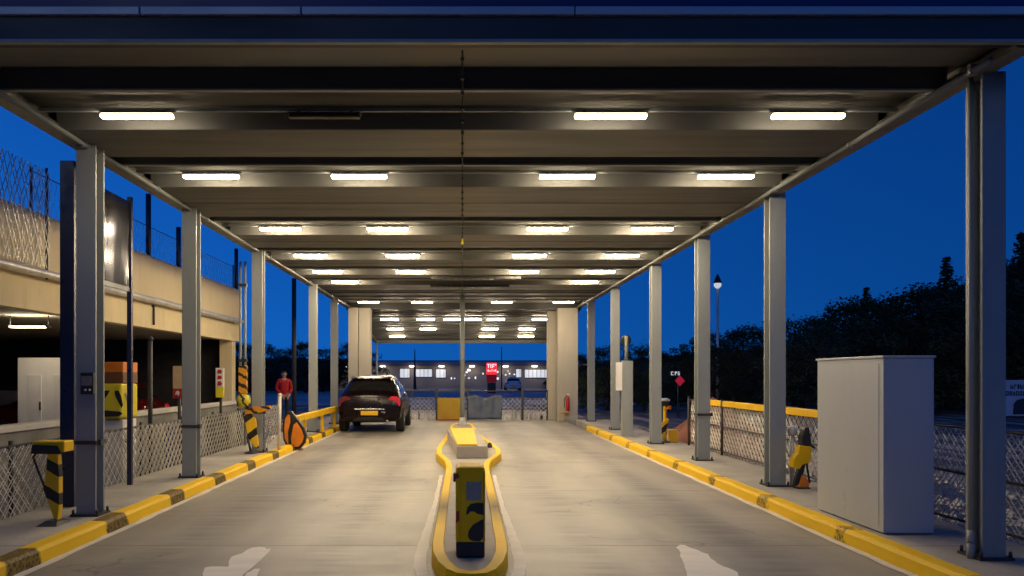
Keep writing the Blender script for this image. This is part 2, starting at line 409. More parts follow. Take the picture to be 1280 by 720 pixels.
# ------------------------------------------------------------------ steel canopy
CZ = 4.03
LX, RX = -4.15, 4.25
can = thing('steel_canopy', 'long grey steel canopy roof on two rows of columns over both lanes', 'canopy', (0, 5.8, 0))
MB().box(LX + .02, RX - .02, 6.05, 28.6, 4.225, 4.40).build('roof_deck', M['deckroof'], can)
# front: navy fascia, pale trim, dark beam, bottom flange
fx0, fx1 = -5.2, 6.0
MB().box(fx0, fx1, 5.86, 6.2, 4.288, 4.95).build('fascia', M['fascia'], can, .004)
for a, b in ((fx0, X(174, 5.8) - .004), (X(174, 5.8) + .004, X(376, 5.8) - .004), (X(376, 5.8) + .004, X(719, 5.8) - .004), (X(719, 5.8) + .004, fx1)):
    MB().box(a, b, 5.805, 5.90, 4.224, 4.285).build('fascia_trim', M['trim'], can, .006)
MB().box(fx0, fx1, 5.838, 5.99, CZ + .026, 4.221).build('front_beam', M['darkbeam'], can, .004)
MB().box(fx0, fx1, 5.82, 5.875, CZ, CZ + .024).build('beam_flange', M['steel'], can, .003)
MB().box(LX + .1, RX - .1, 6.0, 6.62, 4.16, 4.2).build('ceiling_pan', M['pan'], can, .003)
rows = [(7.55, [(-3.07, 1), (-1.30, 0), (1.40, 1), (3.26, 1)]), (9.84, [(-3.09, 1), (-1.27, 1), (1.29, 1), (3.24, 1)]),
        (13.35, [(-3.04, 1), (-1.25, 1), (1.42, 1), (3.17, 1)]), (16.3, [(-3.10, 1), (-1.22, 1), (1.37, 1), (3.26, 1)]),
        (18.8, [(-3.17, 1), (-1.21, 1), (1.45, 1), (3.24, 1)]), (20.9, [(-3.07, 1), (3.2, 1)]),
        (26.6, [(-3.12, 1), (-1.33, 1), (1.31, 1), (3.36, 1)])]
cb = [6.8, 9.22, 12.55, 15.5, 18.1, 20.2, 23.0, 25.75]
def ibeam(y):
    m = MB()
    m.box(LX + .12, RX - .12, y, y + .13, CZ, CZ + .02)
    m.box(LX + .12, RX - .12, y + .05, y + .075, CZ + .02, 4.205)
    m.box(LX + .12, RX - .12, y + .003, y + .127, 4.205, 4.223)
    return m.build('cross_beam', M['beam'], can)
for i, y in enumerate(cb):
    # solid-faced purlin and its bottom flange
    MB().box(LX + .12, RX - .12, y + .012, y + .10, CZ + .022, 4.222).build('cross_beam', M['purlin'] if i < 2 else M['beam'], can, .003)  # front two darker in colour, for faces the lamps leave unlit
    MB().box(LX + .12, RX - .12, y, y + .06, CZ, CZ + .02).build('beam_flange', M['steel'], can, .003)
pans = []
for L, xs in rows:
    MB().box(LX + .13, RX - .13, L + .010, L + .045, CZ + .072, CZ + .105).build('lamp_rail', M['steel'], can, .004)
for i, (L, xs) in enumerate(rows):
    y0 = L + (.36 if L < 8 else .46)
    nxt = [c for c in cb if c > L]
    y1 = (nxt[0] if nxt else 28.6) - .32
    if L > 26: continue
    if y1 - y0 > 3: pans += [(y0, y0 + .62), (y0 + .66, y0 + 1.25)]
    elif y1 - y0 > 1.0: pans += [(y0, (y0 + y1) / 2 - .02), ((y0 + y1) / 2 + .02, y1)]
    else: pans.append((y0, y1))
pans += [(23.5, 24.2), (24.6, 25.4)]
for y0, y1 in pans:
    MB().box(LX + .13, RX - .13, y0, y1, CZ + .004, 4.222).build('ceiling_pan', M['pan'], can, .012)
# standing seams in the recesses
m = MB()
y = 6.95
while y < 28.4:
    if all(not (a - .1 < y < b + .1) for a, b in pans) and all(abs(y - c) > .2 for c in cb) and all(abs(y - L) > .12 for L, _ in rows):
        m.box(LX + .14, RX - .14, y, y + .035, 4.20, 4.224)
    y += .27
m.build('roof_seam', M['pan'], can)
# edge beams and pipes along them
for s, xo in ((-1, LX), (1, RX)):
    m = MB(); xi = xo - s * .16
    m.box(xo - s * .02, xo, 5.9, 28.6, CZ - .005, 4.40)
    m.box(xi, xo - s * .021, 5.9, 28.6, CZ - .01, CZ + .012)
    m.box(xi, xi + s * .018, 5.9, 28.6, CZ + .013, 4.10)
    m.build('edge_beam', M['beam'], can, .002)
    p = MB(); p.tube((xi - s * .06, 6.1, CZ - .02), (xi - s * .06, 28.5, CZ - .02), .024, 10)
    for k in range(6, 28, 2): p.box(xi - s * .09, xi - s * .03, k + .3, k + .34, CZ - .05, CZ + .03)
    p.build('edge_pipe', M['steel'], can)
# deep dark transom where the roof steps down
MB().box(LX, RX, 28.6, 28.9, CZ - .06, 4.42).build('transom_beam', M['black'], can, .005)
def tz(y): return 4.0 - (y - 28.9) * .0868
m = MB()
m.hexa([(LX, 28.9, tz(28.9) + .1), (RX, 28.9, tz(28.9) + .1), (RX, 38, tz(38) + .1), (LX, 38, tz(38) + .1)],
       [(LX, 28.9, tz(28.9) + .25), (RX, 28.9, tz(28.9) + .25), (RX, 38, tz(38) + .25), (LX, 38, tz(38) + .25)])
m.build('tail_roof', M['deckroof'], can)
m = MB(); yy = 29.2
while yy < 37.8:
    m.hexa([(LX + .1, yy, tz(yy) + .065), (RX - .1, yy, tz(yy) + .065), (RX - .1, yy + .05, tz(yy + .05) + .065), (LX + .1, yy + .05, tz(yy + .05) + .065)],
           [(LX + .1, yy, tz(yy) + .099), (RX - .1, yy, tz(yy) + .099), (RX - .1, yy + .05, tz(yy + .05) + .099), (LX + .1, yy + .05, tz(yy + .05) + .099)]); yy += .43
m.build('roof_seam', M['pan'], can)
for xo in (LX, RX - .1):
    MB().hexa([(xo, 28.91, tz(28.91) - .05), (xo + .1, 28.91, tz(28.91) - .05), (xo + .1, 37.9, tz(37.9) - .05), (xo, 37.9, tz(37.9) - .05)],
              [(xo, 28.91, tz(28.91) + .1), (xo + .1, 28.91, tz(28.91) + .1), (xo + .1, 37.9, tz(37.9) + .1), (xo, 37.9, tz(37.9) + .1)]).build('edge_beam', M['beam'], can)
MB().box(LX, RX, 38.0, 38.2, tz(38) - .05, tz(38) + .3).build('transom_beam', M['beam'], can)
# columns: H sections on base plates
def column(xc, y, w=.205, d=.215, strap=None, top=CZ + .01, conduit=False):
    m = MB(); t = .03; x0, x1 = xc - w / 2, xc + w / 2
    m.box(x0, x1, y, y + t, .14, top); m.box(x0, x1, y + d - t, y + d, .14, top)
    m.box(xc - .012, xc + .012, y + t, y + d - t, .14, top)
    c = m.build('column', M['steel'], can, .004)
    b = MB(); b.box(x0 - .045, x1 + .045, y - .04, y + d + .04, .126, .15)
    for sx in (x0 - .022, x1 + .022):
        for sy in (y - .018, y + d + .018): b.lathe([(.014, 0), (.014, .035), (.009, .05)], (sx, sy, .148), 8)
    b.build('base_plate', M['darksteel'], c, 0)
    if strap:
        s = MB(); s.box(x0 - .012, x1 + .012, y - .012, y - .001, strap - .02, strap + .02)
        s.box(x0 - .012, x0 - .001, y - .001, y + d + .012, strap - .02, strap + .02)
        s.box(x1 + .001, x1 + .012, y - .001, y + d + .012, strap - .02, strap + .02)
        s.box(x1 + .013, x1 + .05, y + .02, y + .08, strap - .03, strap + .03)
        s.build('strap', M['darksteel'], c)
    if conduit:
        q = MB(); q.tube((x0 - .03, y + d * .45, .14), (x0 - .03, y + d * .45, top), .022, 10)
        q.path([(x0 - .055, y + .06, .13), (x0 - .055, y + .06, .25), (x0 - .03, y + .1, .34)], .03, 8)
        q.build('conduit', M['steel'], c)
    return c
for D, st in ((8.4, .90), (11.57, .87), (15.4, .9), (21.1, None), (24.6, None)): column(-3.955, D, strap=st)
for D, st in ((6.4, None), (10.65, None), (13.9, .93), (17.3, None), (21.9, None), (26.0, None)):
    column(4.20 if D > 7 else 4.255, D, w=.215 if D > 7 else .19, strap=st, conduit=D < 7)
for xc in (-4.05, 4.08):
    m = MB(); m.tube((xc, 37.9, -.15), (xc, 37.9, tz(37.9)), .05, 10); m.build('rear_post', M['steel'], can)
# black cable clipped down the middle of the ceiling
m = MB(); m.tube((0, 5.95, CZ - .012), (0, 28.5, CZ - .012), .007, 6)
for i in range(60): m.box(-.014, .014, 6.1 + i * .37, 6.125 + i * .37, CZ - .024, CZ + .002)
m.build('ceiling_cable', M['black'], can)
for (x0, x1, y) in ((-.75, 1.42, 19.45), (-.85, 1.25, 21.3)):
    m = MB(); m.box(x0, x1, y, y + .3, CZ - .06, CZ - .002)
    for k in range(14): m.box(x0 + .05 + k * (x1 - x0 - .1) / 14, x0 + .05 + k * (x1 - x0 - .1) / 14 + .02, y + .02, y + .28, CZ - .075, CZ - .061)
    m.build('air_vent', M['lampoff'], can)
m = MB(); D = 14.0
m.box(-.012, .012, D, D + .01, CZ - .09, CZ - .03); m.prism_xz([(0, CZ - .13), (.03, CZ - .105), (.02, CZ - .075), (-.02, CZ - .075), (-.03, CZ - .105)], D, D + .012)
tag(m.build('hanging_tag', M['lime'], None, origin=(0, D, CZ - .1)), 'tiny yellow tag hanging from the black ceiling cable', 'tag')

# ------------------------------------------------------------------ lamps
lamp0 = None
rown = ['front', 'second', 'third', 'fourth', 'fifth', 'sixth', 'seventh']
def make_lamp(on=True):
    e = thing('ceiling_lamp', 'x', 'ceiling lamp', (0, 0, 0), 'strip lamps under the canopy ceiling')
    h = MB(); h.box(-.345, .345, -.046, .046, .040, .052); h.build('housing', M['darksteel'], e, .003)
    for hx in (-.25, .25): MB().box(hx - .012, hx + .012, -.01, .084, .057, .07).build('bracket', M['darksteel'], e)
    b = MB(); b.box(-.335, .335, -.042, .042, .004, .039)
    b.build('diffuser', M['lamp'] if on else M['lampoff'], e, .012)
    return e
ordn = {4: ['leftmost', 'second from the left', 'third from the left', 'rightmost'], 2: ['left one', 'right one'], 3: ['left one', 'middle one', 'right one'],
        6: ['leftmost', 'second from the left', 'third from the left', 'fourth from the left', 'fifth from the left', 'rightmost']}
lampA = make_lamp(True); first = True
for ri, (L, xs) in enumerate(rows):
    for k, (x, on) in enumerate(xs):
        lab = f'white lit strip lamp, {ordn[len(xs)][k]} in the {rown[ri]} ceiling row of {len(xs)}'
        if not on:
            o = make_lamp(False); o.location = (x, L, CZ - .002); o['label'] = 'dark unlit strip lamp in the front ceiling row'; continue
        o = copy_tree(lampA)
        o.location = (x, L, CZ - .002); o['label'] = lab
        if ri < 2:
            for ch in o.children:
                if ch.name.startswith('diffuser'): ch.material_slots[0].link = 'OBJECT'; ch.material_slots[0].material = M['lampfront' if ri == 0 else 'lampmid']
tail = [(31.0, [-2.82, -1.42, -.37, .38, 1.30, 3.05]), (33.55, [-2.82, -1.44, 1.15, 2.7]), (35.8, [-2.92, 1.10, 2.85])]
for ti, (L, xs) in enumerate(tail):
    for k, x in enumerate(xs):
        o = copy_tree(lampA); o.location = (x, L, tz(L) - .05); o.rotation_euler = (-math.atan(.0868), 0, 0)
        for ch in o.children:
            if ch.name.startswith('diffuser'): ch.material_slots[0].link = 'OBJECT'; ch.material_slots[0].material = M['lampmid']
        o['label'] = f"lit strip lamp, {ordn[len(xs)][k]} in {['first', 'middle', 'last'][ti]} row under sloping far roof"

for ch in list(lampA.children): bpy.data.objects.remove(ch)
bpy.data.objects.remove(lampA)
# ------------------------------------------------------------------ traffic island
isl = thing('traffic_island', 'low concrete traffic island with rounded nose and yellow kerb between the lanes', 'traffic island', (.07, 6, 0))
prof = [(5.93, .07, .02), (5.97, .07, .12), (6.10, .07, .20), (6.35, .066, .27), (6.7, .064, .32), (7.1, .064, .338), (10, .074, .345), (12.9, .084, .352), (13.8, .09, .40), (15.2, .12, .62), (16.2, .12, .65), (17.2, .10, .60), (20, .03, .44), (22.5, .01, .38), (24.3, .0, .33), (24.9, 0, .2), (25.1, 0, .03)]
def ring(off):
    Ls, Rs = [], []
    for (y, c, h) in prof:
        k = max(0.01, h - off); yy = min(max(y, 5.93 + off), 25.1 - off) if off > 0 else (y + (off if y < 6.2 else 0) - (off if y > 24.8 else 0))
        Ls.append((c - k, yy)); Rs.append((c + k, yy))
    return Ls + Rs[::-1]
o_, t_, i_ = ring(0), ring(.012), ring(.105)
n = len(o_)
m = MB(); vs = [(x, y, -.1) for x, y in o_] + [(x, y, .10) for x, y in o_] + [(x, y, .132) for x, y in t_] + [(x, y, .132) for x, y in i_] + [(x, y, .08) for x, y in i_]
fs = []
for k in range(4):
    for j in range(n): fs.append((k * n + j, k * n + (j + 1) % n, (k + 1) * n + (j + 1) % n, (k + 1) * n + j))
m.add(vs, fs); m.build('kerb_ring', M['islekerb'], isl, .003)
MB().prism_xy(ring(.103), -.05, .115).build('island_top', M['concrete'], isl)
wl = ring(-.05)[:len(prof)]; wl2 = ring(-.19)[:len(prof)]
def halfline(sgn):
    A = [(c + sgn * (h + .045), y) for (y, c, h) in prof[3:8]]
    B = [(c + sgn * (h + (.155 if y < 9 else .10)), y) for (y, c, h) in prof[3:8]]
    A = [(.07 + sgn * .12, 5.83)] + A; B = [(.07 + sgn * .25, 5.74)] + B
    sheet(ragged(A + B[::-1], .006, .15, rr), 'road_outline_marking', M['paintline'])
halfline(-1); halfline(1)
# crash block with a yellow lid
blk = thing('crash_block', 'wedge shaped grey concrete block with yellow lid on the island', 'concrete block', (.05, 14.4, .115))
q4 = lambda z, e=0: [(-.10 - e, 14.4 - e, z), (.46 + e, 14.4 - e, z), (.36 + e, 19 + e, z), (-.36 - e, 19 + e, z)]
MB().hexa(q4(.113), q4(.34)).build('block', M['concrete'], blk, .02)
MB().hexa([(-.09, 14.45, .342), (.27, 14.45, .342), (.27, 18.9, .342), (-.30, 18.9, .342)], [(-.09, 14.45, .372), (.27, 14.45, .372), (.27, 18.9, .372), (-.30, 18.9, .372)]).build('lid', M['yellow'], blk, .012)
m = MB(); m.lathe([(.05, 0), (.055, .03), (.04, .09), (.015, .11)], (.56, 16.4, .13), 12)
tag(m.build('reflector_stud', M['darksteel'], None, .0, origin=(.56, 16.4, .13)), 'small dark metal stud on the yellow island kerb', 'stud')
# middle pole
po = thing('steel_pole', 'slim grey steel pole rising from the island tail to the ceiling', 'pole', (0, 24.2, .11))
m = MB(); m.tube((0, 24.2, .13), (0, 24.2, 4.2), .072, 16); m.build('shaft', M['steel'], po)
m = MB(); m.lathe([(.16, 0), (.16, .03), (.1, .05), (.09, .22), (.075, .24)], (0, 24.2, .112), 20); m.build('base', M['galv'], po)

# yellow bollard machine at the island nose
bx0, bx1, by0, by1, bz = X(569.5, 6.52), X(606.5, 6.52), 6.52, 6.86, .115
bo = thing('bollard', 'yellow box bollard with black blotches and grey window on the island nose', 'bollard', ((bx0 + bx1) / 2, 6.7, .115))
H = .745
def arch(x0, x1, z0, z1, r, k=6):
    pts = [(x0, z0), (x1, z0)]
    for i in range(k + 1): a = math.pi / 2 * i / k; pts.append((x1 - r + r * math.cos(a), z1 - r + r * math.sin(a)))
    for i in range(k + 1): a = math.pi / 2 + math.pi / 2 * i / k; pts.append((x0 + r + r * math.cos(a), z1 - r + r * math.sin(a)))
    return pts
MB().prism_xz(arch(bx0, bx1, .115 + .13, .115 + H, .035), by0 + .02, by1).build('body', M['yellow'], bo, .008)
MB().box(bx0 + .003, bx1 - .003, by0 + .006, by1 - .004, .115, .243).build('foot', M['black'], bo, .015)
MB().box(bx0, bx0 + .034, by0, by0 + .019, .246, .115 + H - .03).build('frame_rail', M['yellow'], bo, .006)
MB().box(bx1 - .012, bx1, by0, by0 + .019, .246, .115 + H - .03).build('frame_rail', M['amber'], bo, .004)
MB().box(bx0 + .012, bx1 - .012, by0 - .012, by0 + .019, .115 + H - .042, .115 + H - .004).build('frame_rail', M['yellow'], bo, .008)
fp = MB().box(bx0 + .036, bx1 - .014, by0 + .008, by0 + .0195, .246, .115 + H - .044).build('front_panel', M['yellow'], bo)
MB().box(bx0 + .088, bx1 - .03, by0 + .004, by0 + .0078, .115 + .47, .115 + .62).build('window', M['lensdim'] if False else M['carglass'] if False else pmat('grey_window', (.30, .28, .24), .25, 0, .1, 5, .1), bo)
def blob(cx, cz, pts): return [(cx + a, cz + b) for a, b in pts]
b1 = blob(bx0 + .15, .115 + .40, [(-.065, -.045), (-.055, .01), (-.03, .04), (.02, .05), (bx1 - bx0 - .164, .05), (bx1 - bx0 - .164, -.05), (.03, -.04), (.0, -.02), (-.03, -.02), (-.05, -.045)])
b2 = blob(bx0 + .16, .115 + .21, [(-.06, -.03), (-.055, .01), (-.02, .06), (.03, .09), (bx1 - bx0 - .174, .11), (bx1 - bx0 - .174, -.04), (.04, -.075), (-.02, -.07), (-.05, -.055)])
m = MB(); m.prism_xz(b1, by0 + .003, by0 + .0076); m.prism_xz(b2, by0 + .003, by0 + .0076); m.build('blotch', M['black'], bo)
MB().prism_xz([(bx0 + .002, .40), (bx0 + .03, .42), (bx0 + .028, .50), (bx0 + .006, .50)], by0 - .004, by0 - .0005).build('reflector', M['red'], bo)
MB().prism_xz([(bx0 + .0, .76), (bx0 + .03, .77), (bx0 + .02, .81), (bx0 - .006, .80)], by0 - .004, by0 - .0005).build('reflector', M['red'], bo)
m = MB(); m.box(bx0 - .02, bx0 - .0005, by0 + .05, by0 + .13, .73, .80); m.build('hinge', M['darksteel'], bo, .004)

# ------------------------------------------------------------------ cabinet on the right pavement
cb_ = thing('utility_cabinet', 'tall plain grey steel cabinet with flat lid on right pavement', 'cabinet', (4.15, 8.1, .128))
MB().box(3.905, 4.375, 7.42, 8.80, .14, 1.765).build('body', M['cabinet'], cb_, .006)
MB().box(3.893, 4.387, 7.405, 8.815, 1.767, 1.79).build('lid', M['cabinet'], cb_, .005)
MB().box(3.93, 4.35, 7.45, 8.77, .126, .139).build('plinth', M['darksteel'], cb_)
m = MB(); m.box(3.93, 4.345, 7.4165, 7.4195, .2, 1.72); m.build('door', M['cabinet'], cb_, .001)
m = MB(); m.box(3.9015, 3.9045, 7.50, 8.72, .2, 1.72); m.build('side_panel', M['cabinet'], cb_, .001)

# ------------------------------------------------------------------ chain link fences
def clip_lines(L, H, s, slope):
    """diagonal wires across an L x H rectangle"""
    out = []
    step = s
    dx = H / slope
    n = int((L + dx) / step) + 2
    for sg in (1, -1):
        for i in range(n):
            if sg == 1: a, b = (-dx + i * step, 0.), (i * step, H)
            else: a, b = (i * step, 0.), (i * step - dx, H)
            u0, u1 = a[0], b[0]
            t0, t1 = 0., 1.
            d = u1 - u0
            for lim, lo in ((0, True), (L, False)):
                t = (lim - u0) / d
                if (d > 0) == lo: t0 = max(t0, t)
                else: t1 = min(t1, t)
            if t1 - t0 > .01:
                out.append(((u0 + d * t0, H * t0), (u0 + d * t1, H * t1)))
    return out
def chainlink(root, p0, p1, z0, z1, s, slope, r, postgap, mat, pmat_, rails=(), railr=.02, postr=.025, posth=.06, bow=0.):
    p0, p1 = Vector((*p0, 0)), Vector((*p1, 0)); d = (p1 - p0); L = d.length; d.normalize()
    nrm = Vector((-d.y, d.x, 0))
    m = MB()
    for k, ((a, b), (c, e)) in enumerate(clip_lines(L, z1 - z0, s, slope)):
        off = nrm * (r * (1 if k % 2 else -1))
        m.tube(p0 + d * a + Vector((0, 0, z0 + b)) + off, p0 + d * c + Vector((0, 0, z0 + e)) + off, r, 3, caps=False)
    m.build('mesh', mat, root, fix=False)
    for rz in rails:
        q = MB(); q.tube(p0 + Vector((0, 0, rz)) + nrm * .03, p1 + Vector((0, 0, rz)) + nrm * .03, railr, 8); q.build('rail', pmat_, root)
    k = max(1, round(L / postgap))
    for i in range(k + 1):
        c = p0 + d * (L * i / k) + nrm * .05
        q = MB(); q.tube(c + Vector((0, 0, z0 - .15)), c + Vector((0, 0, z1 + posth)), postr, 8); q.build('post', pmat_, root)
lf = thing('chain_link_fence', 'low chain link fence along the outer edge of left pavement', 'fence', (-4.69, 5, .12))
chainlink(lf, (-4.69, 5.0), (-4.69, 20.3), .14, .86, .085, 1.0, .0068, 1.7, M['galv'], M['darksteel'], rails=(.86,), railr=.018)
rf = thing('chain_link_fence', 'low chain link fence along the outer edge of right pavement', 'fence', (4.86, 4, .12))
chainlink(rf, (4.86, 4.0), (4.86, 17.0), .14, 1.10, .080, 1.0, .0055, 2.2, M['galv'], M['darksteel'], rails=(1.10, .66, .20), railr=.014)
yr = MB(); yr.box(4.81, 4.92, 10.4, 16.6, 1.03, 1.135)
tag(yr.build('yellow_rail', M['yellow'], None, .012, origin=(4.86, 13, 1.0)), 'long yellow handrail capping the right chain link fence', 'handrail')

# ------------------------------------------------------------------ left building: raised parking deck
dk = thing('parking_deck', 'beige raised parking deck with dark open ground floor on the left', 'building', (-6.2, 10, -.15))
MB().box(-6.42, -6.2, -2, 22.3, 2.55, 3.99).build('parapet', M['beige'], dk, .01)
MB().box(-19, -6.425, -2, 22.3, 2.60, 2.85).build('deck_slab', M['concrete'], dk)
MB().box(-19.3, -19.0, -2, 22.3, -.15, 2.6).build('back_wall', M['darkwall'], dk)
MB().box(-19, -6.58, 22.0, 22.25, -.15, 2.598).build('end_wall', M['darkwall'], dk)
MB().box(-19, -10.4, 21.93, 21.998, -.15, 1.2).build('lit_band', M['concrete'], dk, .01)  # pale band stands in for lamp-lit ground, ends where the floor goes dark
for yy in (1.5, 21.6):
    MB().box(-6.56, -6.22, yy, yy + .34, -.15, 2.598 if True else 2.5).build('pillar', M['beige'], dk, .01)
m = MB(); m.tube((-6.08, -2, 3.09), (-6.08, 22.2, 3.09), .062, 12)
for yy in range(0, 22, 3): m.box(-6.198, -6.10, yy + .5, yy + .56, 3.02, 3.10)
m.build('guard_pipe', M['galv'], dk)
for yy in (10.0, 12.8, 16.0):
    m = MB(); m.tube((-6.17, yy, 2.62), (-6.17, yy, 3.02), .022, 8); m.box(-6.198, -6.15, yy - .05, yy + .05, 2.98, 3.01); m.build('drain_outlet', M['darksteel'], dk)
df = thing('deck_fence', 'tall chain link fence in front of the beige deck parapet', 'fence', (-6.02, 5, 3.15))
chainlink(df, (-6.03, 3), (-6.03, 11.7), 3.16, 4.58, .115, 2.1, .0075, 4.3, M['galv'], M['darksteel'], rails=(), postr=.02)
df2 = thing('deck_fence', 'fine wire guard fence on dark posts along the far deck parapet', 'fence', (-6.3, 12, 3.99))
chainlink(df2, (-6.31, 11.8), (-6.31, 22.2), 4.0, 4.62, .17, 2.4, .0028, 20, M['galv'], M['darksteel'], rails=(4.62,), railr=.008, postr=.02)
for D_, zt in ((16.05, 5.25), (17.75, 4.9), (22.0, 5.1)):
    m = MB(); m.tube((-6.22 if D_ > 20 else -6.3, D_, 3.99), (-6.22 if D_ > 20 else -6.3, D_, zt), .055, 8); m.build('tall_post', M['navy'], df2)
dl = thing('soffit_lamp', 'round lit lamp on the underside of the beige deck', 'ceiling lamp', (-8.8, 16.2, 2.55))
m = MB(); m.box(-7.45, -6.85, 13.15, 13.27, 2.40, 2.418); m.build('diffuser', M['decklamp'], dl, .006)
m = MB(); m.box(-7.48, -7.452, 13.13, 13.29, 2.395, 2.44); m.build('end_cap', M['darksteel'], dl)
m = MB(); m.box(-6.848, -6.82, 13.13, 13.29, 2.395, 2.44); m.build('end_cap', M['darksteel'], dl)
for x_ in (-7.466, -6.834): MB().tube((x_, 13.21, 2.44), (x_, 13.21, 2.6), .008, 6).build('rod', M['darksteel'], dl)
dl.location = (-7.15, 13.21, 2.6)
for ch in dl.children:
    for v in ch.data.vertices: v.co += Vector((-8.8, 16.2, 2.55)) - Vector((-7.15, 13.21, 2.6))
dl['label'] = 'small lit strip lamp hanging under the beige deck above white cabinet'
bw = thing('barrier_wall', 'pale low concrete barrier wall behind the left fence', 'wall', (-5.68, 5, -.15))
MB().box(-5.78, -5.60, 2, 20.8, -.15, .90).build('wall', pmat('shaded_barrier_face', (.20, .19, .165), .85, 0, .3, 1.8, .5, bmp=.4), bw, .01)  # darker colour imitates the shading behind the fence
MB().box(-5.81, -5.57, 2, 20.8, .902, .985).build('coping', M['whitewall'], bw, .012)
# white cabinet under the deck
wc = thing('switch_cabinet', 'white double door cabinet under the beige deck behind the barrier wall', 'cabinet', (-7.3, 14.2, -.15))
MB().box(X(22, 14), X(88, 14), 14.0, 14.5, -.15, 1.92).build('body', M['cabwhite'], wc, .008)
for a, b in ((35, 52), (68, 86)):
    MB().box(X(a, 14), X(b, 14), 13.985, 13.999, .5, 1.62).build('door', M['white'], wc, .003)
m = MB(); m.box(X(50, 14), X(52, 14), 13.96, 13.984, 1.0, 1.15); m.build('handle', M['darksteel'], wc)

# navy glazing posts and polished panel by the first left column
gpn = thing('glazed_screen', 'navy post frame with polished reflective panel high beside the left column', 'screen', (-4.5, 9.5, .128))
MB().box(-4.52, -4.36, 8.98, 9.14, .128, 4.02).build('post', M['navy'], gpn, .005)
MB().box(-4.53, -4.47, 10.80, 10.86, .128, 4.02).build('post', M['navy'], gpn, .003)
MB().box(-4.512, -4.488, 9.15, 10.79, 2.80, 3.95).build('reflective_panel', M['panel'], gpn, .003)
MB().box(-4.515, -4.485, 9.15, 10.79, 2.74, 2.797).build('rail', M['steel'], gpn)

# intercom on the first left column
ic = thing('intercom', 'small black intercom box fixed to the first left column', 'intercom', (-3.92, 8.38, 1.4))
ix0, ix1 = X(102, 8.38), X(118, 8.38)
MB().box(ix0, ix1, 8.352, 8.399, 1.41, 1.635).build('body', M['black'], ic, .004)
MB().box(ix0 + .01, ix1 - .012, 8.347, 8.351, 1.50, 1.60).build('speaker_grille', pmat('taupe', (.22, .19, .16), .5, 0, .3, 20, .4), ic)
for k in (.055, .1): m = MB(); m.lathe([(.013, 0), (.012, .008), (.006, .011)], (ix0 + k, 8.351, 1.455), 10, 'Y'); m.v = [(x, 8.351 - (y - 8.351), z) for x, y, z in m.v]; m.build('button', M['white'], ic)

# ------------------------------------------------------------------ hazard devices
hz = thing('hazard_post', 'yellow and black striped blade post with T shaped head on left pavement', 'hazard post', (-4.07, 8.0, .128))
d = 7.95
P = lambda px, py, D=d: (X(px, D), Z(py, D))
MB().box(X(46, d), X(86, d), 7.86, 8.06, .85, .958).build('head', M['yellow'], hz, .012)
MB().prism_xz([P(45.5, 566), P(84, 566.5), P(78, 556), P(47, 555)], 7.845, 7.858).build('head_face', M['black'], hz, .003)
MB().prism_xz([P(60, 567), P(73, 567), P(75, 592), P(75, 632), P(73, 650), P(69, 650), P(62, 630), P(55, 611), P(58, 597)], 7.93, 8.01).build('blade', M['stripeA'], hz, .006)
m = MB(); m.path([(X(40, d), 7.97, Z(571, d)), (X(44, d), 7.97, Z(582, d)), (X(56, d), 7.97, Z(613, d)), (X(68, d), 7.97, Z(648, d))], .012, 8); m.path([(X(40, d), 7.97, Z(572, d)), (X(47, d), 7.97, Z(563, d))], .012, 8); m.build('strut', M['darksteel'], hz)
MB().hexa([(-4.17, 7.8, .127), (-3.96, 7.8, .127), (-3.96, 8.12, .127), (-4.17, 8.12, .127)], [(-4.12, 7.9, .17), (-4.0, 7.9, .17), (-4.0, 8.04, .17), (-4.12, 8.04, .17)]).build('foot', M['darksteel'], hz, .006)

d2 = 15.2
P2 = lambda px, py: (X(px, d2), Z(py, d2))
hm = thing('hazard_marker', 'tall yellow and black hazard marker with side arm near third left column', 'hazard post', (-4.05, 15.2, .128))
MB().box(X(299, d2), X(309, d2), 15.14, 15.26, Z(492, d2), Z(457, d2)).build('upper_post', M['stripeC'], hm, .01)
m = MB(); m.lathe([(.05, -.13), (.12, -.11), (.135, 0), (.12, .09), (.06, .13)], (X(304.5, d2), 15.2, Z(501, d2)), 14); m.build('head', stripes('lime_stripes', (.6, .5, .02), BLK, (1, 0, .5), 6, .35, wob=.2), hm)
m = MB(); m.prism_xz([P2(307, 509), P2(338, 507), P2(339, 511), P2(325, 516), P2(308, 518)], 15.15, 15.24); m.build('arm', M['stripeC'], hm, .006)
MB().prism_xz([P2(305, 519), P2(313, 516), P2(320, 524), P2(322, 545), P2(324, 561), P2(318, 558), P2(310, 546)], 15.17, 15.22).build('blade', M['stripeB'], hm, .006)
m = MB(); m.tube((X(309, d2), 15.2, Z(545, d2)), (X(314, d2), 15.2, .128), .022, 8); m.tube((X(304, d2), 15.2, Z(515, d2)), (X(311, d2), 15.2, Z(548, d2)), .02, 8); m.build('leg', M['darksteel'], hm)
m = MB(); m.lathe([(.12, 0), (.12, .02), (.04, .05)], (X(314, d2), 15.2, .127), 14); m.build('foot', M['darksteel'], hm)
